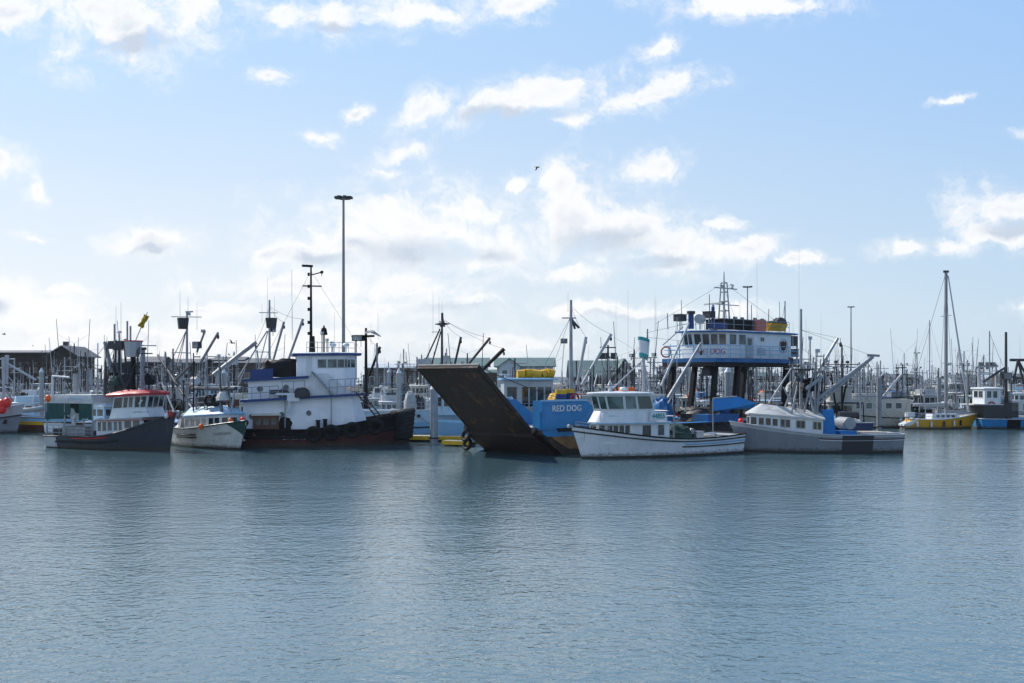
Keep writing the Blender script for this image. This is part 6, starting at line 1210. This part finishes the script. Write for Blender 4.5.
Y = 310; o = building(460, Y, 'pale green roofed building behind the masthead lamp cluster'); X = lambda p: bx(p, Y) - bx(460, Y)
gable(o, 'wall', X(424), X(487), 0, 16, .5, bz(366, Y), bz(358, Y), 'siding', 'roofgreen', 'x', .7, ((.5, .75),), 7); gable(o, 'annex_wall', X(480), X(515), -6, -.5, .5, bz(373, Y), bz(370.5, Y), 'sidingw', 'roofgreen', 'x', .5, ((.3, .6),), 4)
Y = 300; o = building(525, Y, 'pale building with green roof and gable window above the blue bow'); X = lambda p: bx(p, Y) - bx(525, Y)
gable(o, 'wall', X(497), X(553), 0, 15, .5, bz(366, Y), bz(358, Y), 'siding', 'roofgreen', 'x', .9, ((.6, .86),), 5); gable(o, 'wing_wall', X(499), X(520), -3, -.05, .5, bz(366.5, Y), bz(359, Y), 'siding', 'roofgreen', 'y', .6, ((.62, .88),), 2)
Y = 250; o = building(610, Y, 'green roofed shed with dark timber gable left of the teal striped nest'); X = lambda p: bx(p, Y) - bx(610, Y)
gable(o, 'wall', X(572), X(618), 0, 12, .5, bz(376, Y), bz(361, Y), 'sidingw', 'roofgreen', 'x', .7, ((.3, .6),), 6); gable(o, 'gable_wall', X(614), X(634), -2, 13, .5, bz(374, Y), bz(359.5, Y), 'timber', 'roofgreen', 'y', .5, ((.4, .7),), 2, 'timber')
# low houses far along the shore
for i, (px, w_, top, m_, rm) in enumerate(((680, 26, 374, 'siding', 'roofgrey'), (760, 34, 373, 'sidingw', 'roofgreen'), (830, 22, 375, 'siding', 'roofgrey'), (905, 30, 374.5, 'sidingw', 'roofgrey'), (965, 26, 375, 'siding', 'roofgreen'), (1016, 30, 374, 'sidingw', 'roofgrey'))):
    Y = 430; o = building(px, Y, ['pale low shed glimpsed under the stilted wheelhouse', 'brown low shed with green roof behind the black stilts', 'pale low shed behind the grey boat rigging', 'brown low shed beyond the far rows left of the tall mast', 'pale low shed with green roof right of the tall mast', 'brown low shed beyond the blue hulled boat'][i])
    gable(o, 'wall', -w_ * .2, w_ * .2, 0, 9, 2.9, bz(top + 3, Y), bz(top, Y), m_, rm, 'x', .6, ((.35, .7),), 4)

# ------------------------------------------------------------------ lamp masts, gulls, bird
def lamp_mast(px, top, Y, label, r=.26, n=6, foot=0.0):
    z = bz(top, Y); o = empty('lamp_mast', (bx(px, Y), Y, 0), 0, label, 'lamp post', 'tall harbour lamp masts')
    MB().tube((0, 0, foot), (0, 0, z), r, r * .55, 12).build('pole', 'pipe', o); MB().box((0, 0, foot - .6), (2.4, 2.4, 3.2)).build('footing', 'concrete', o)
    MB().torus((0, 0, z - .1), (0, 0, 1), .9, .07, 16, 6).build('lamp_ring', 'dark', o)
    for i in range(n):
        a = 2 * math.pi * i / n + .3; MB().box((math.cos(a) * 1.0, math.sin(a) * 1.0, z + .05), (.75, .5, .30), a).build('lamp_head', 'dark', o, False)
lamp_mast(343.5, 198, 165, 'very tall lamp mast rising behind the tug pilothouse', .30, 8)
lamp_mast(851, 307, 415, 'slim lamp mast in open sky right of the wheelhouse', .34, 6, 3)
lamp_mast(747.5, 287, 300, 'lamp mast rising directly behind the wheelhouse roof', .26, 6)
lamp_mast(917, 353, 425, 'short distant lamp mast left of the yellow sailboat', .30, 4, 3)
def bird(px, py, Y, label, span, mat, bank=.2, rz=.3, flap=.35, shared=False):
    o = MB(); s = span / 2
    o.ball((0, 0, 0), (s * .34, s * .09, s * .09), 10, 6).ball((s * .36, 0, s * .04), (s * .10, s * .07, s * .07), 8, 5).tube((s * .44, 0, s * .04), (s * .54, 0, s * .03), .02 * s, .004, 5)
    o.box8([(-s * .30, -s * .03, 0), (-s * .55, -s * .12, .01), (-s * .55, s * .12, .01), (-s * .30, s * .03, 0)], [(-s * .30, -s * .03, .02 * s), (-s * .55, -s * .12, .03 * s), (-s * .55, s * .12, .03 * s), (-s * .30, s * .03, .02 * s)])
    for sd in (1, -1):
        st = [(.14, -.14, .06, 0), (.16, -.12, .45, flap * .9), (.02, -.14, .75, flap), (-.16, -.22, 1.0, flap * .75)]
        for (a0, b0, y0, z0), (a1, b1, y1, z1) in zip(st[:-1], st[1:]):
            bt = [(a0 * s, sd * y0 * s, z0 * s), (a1 * s, sd * y1 * s, z1 * s), (b1 * s, sd * y1 * s, z1 * s), (b0 * s, sd * y0 * s, z0 * s)]; o.box8(bt, [(x, y, z + .02 * s) for x, y, z in bt])
    b = o.build('gull', mat); b.location = P(px, py, Y); b.rotation_euler = (bank, .1, rz); tag(b, label, 'bird')
bird(537, 167, 60, 'dark bird gliding alone high in the sky', .62, 'bird', .5, -.5, -.35)
bird(232, 343, 95, 'gull flying past the fat grey boom left of the tug', 1.15, 'bird', -.3, -.35, .25)
bird(229, 355, 130, 'smaller gull just below the one by the grey boom', .8, 'bird', .3, .6, .3)
bird(4, 334.5, 120, 'gull flying above the long dark building', .9, 'bird', .2, .1, .3)
bird(33, 346, 150, 'distant gull over the dark building roof', .6, 'bird', .2, .8, .3)

# ------------------------------------------------------------------ sea air that pales the far rows
def build_haze():
    m = bpy.data.materials.new('sea haze'); m.use_nodes = True; t = NT(m.node_tree); t.n.clear()
    v = t.node('ShaderNodeVolumePrincipled', {'Color': (.86, .92, 1.0, 1), 'Density': .00006, 'Anisotropy': .3})
    t.node('ShaderNodeOutputMaterial', {'Volume': v.outputs[0]}); M['haze'] = m
    o = MB().box((0, 4400, 34), (18400, 9700, 80)).build('haze', 'haze', None, False); o['kind'] = 'stuff'
build_haze()
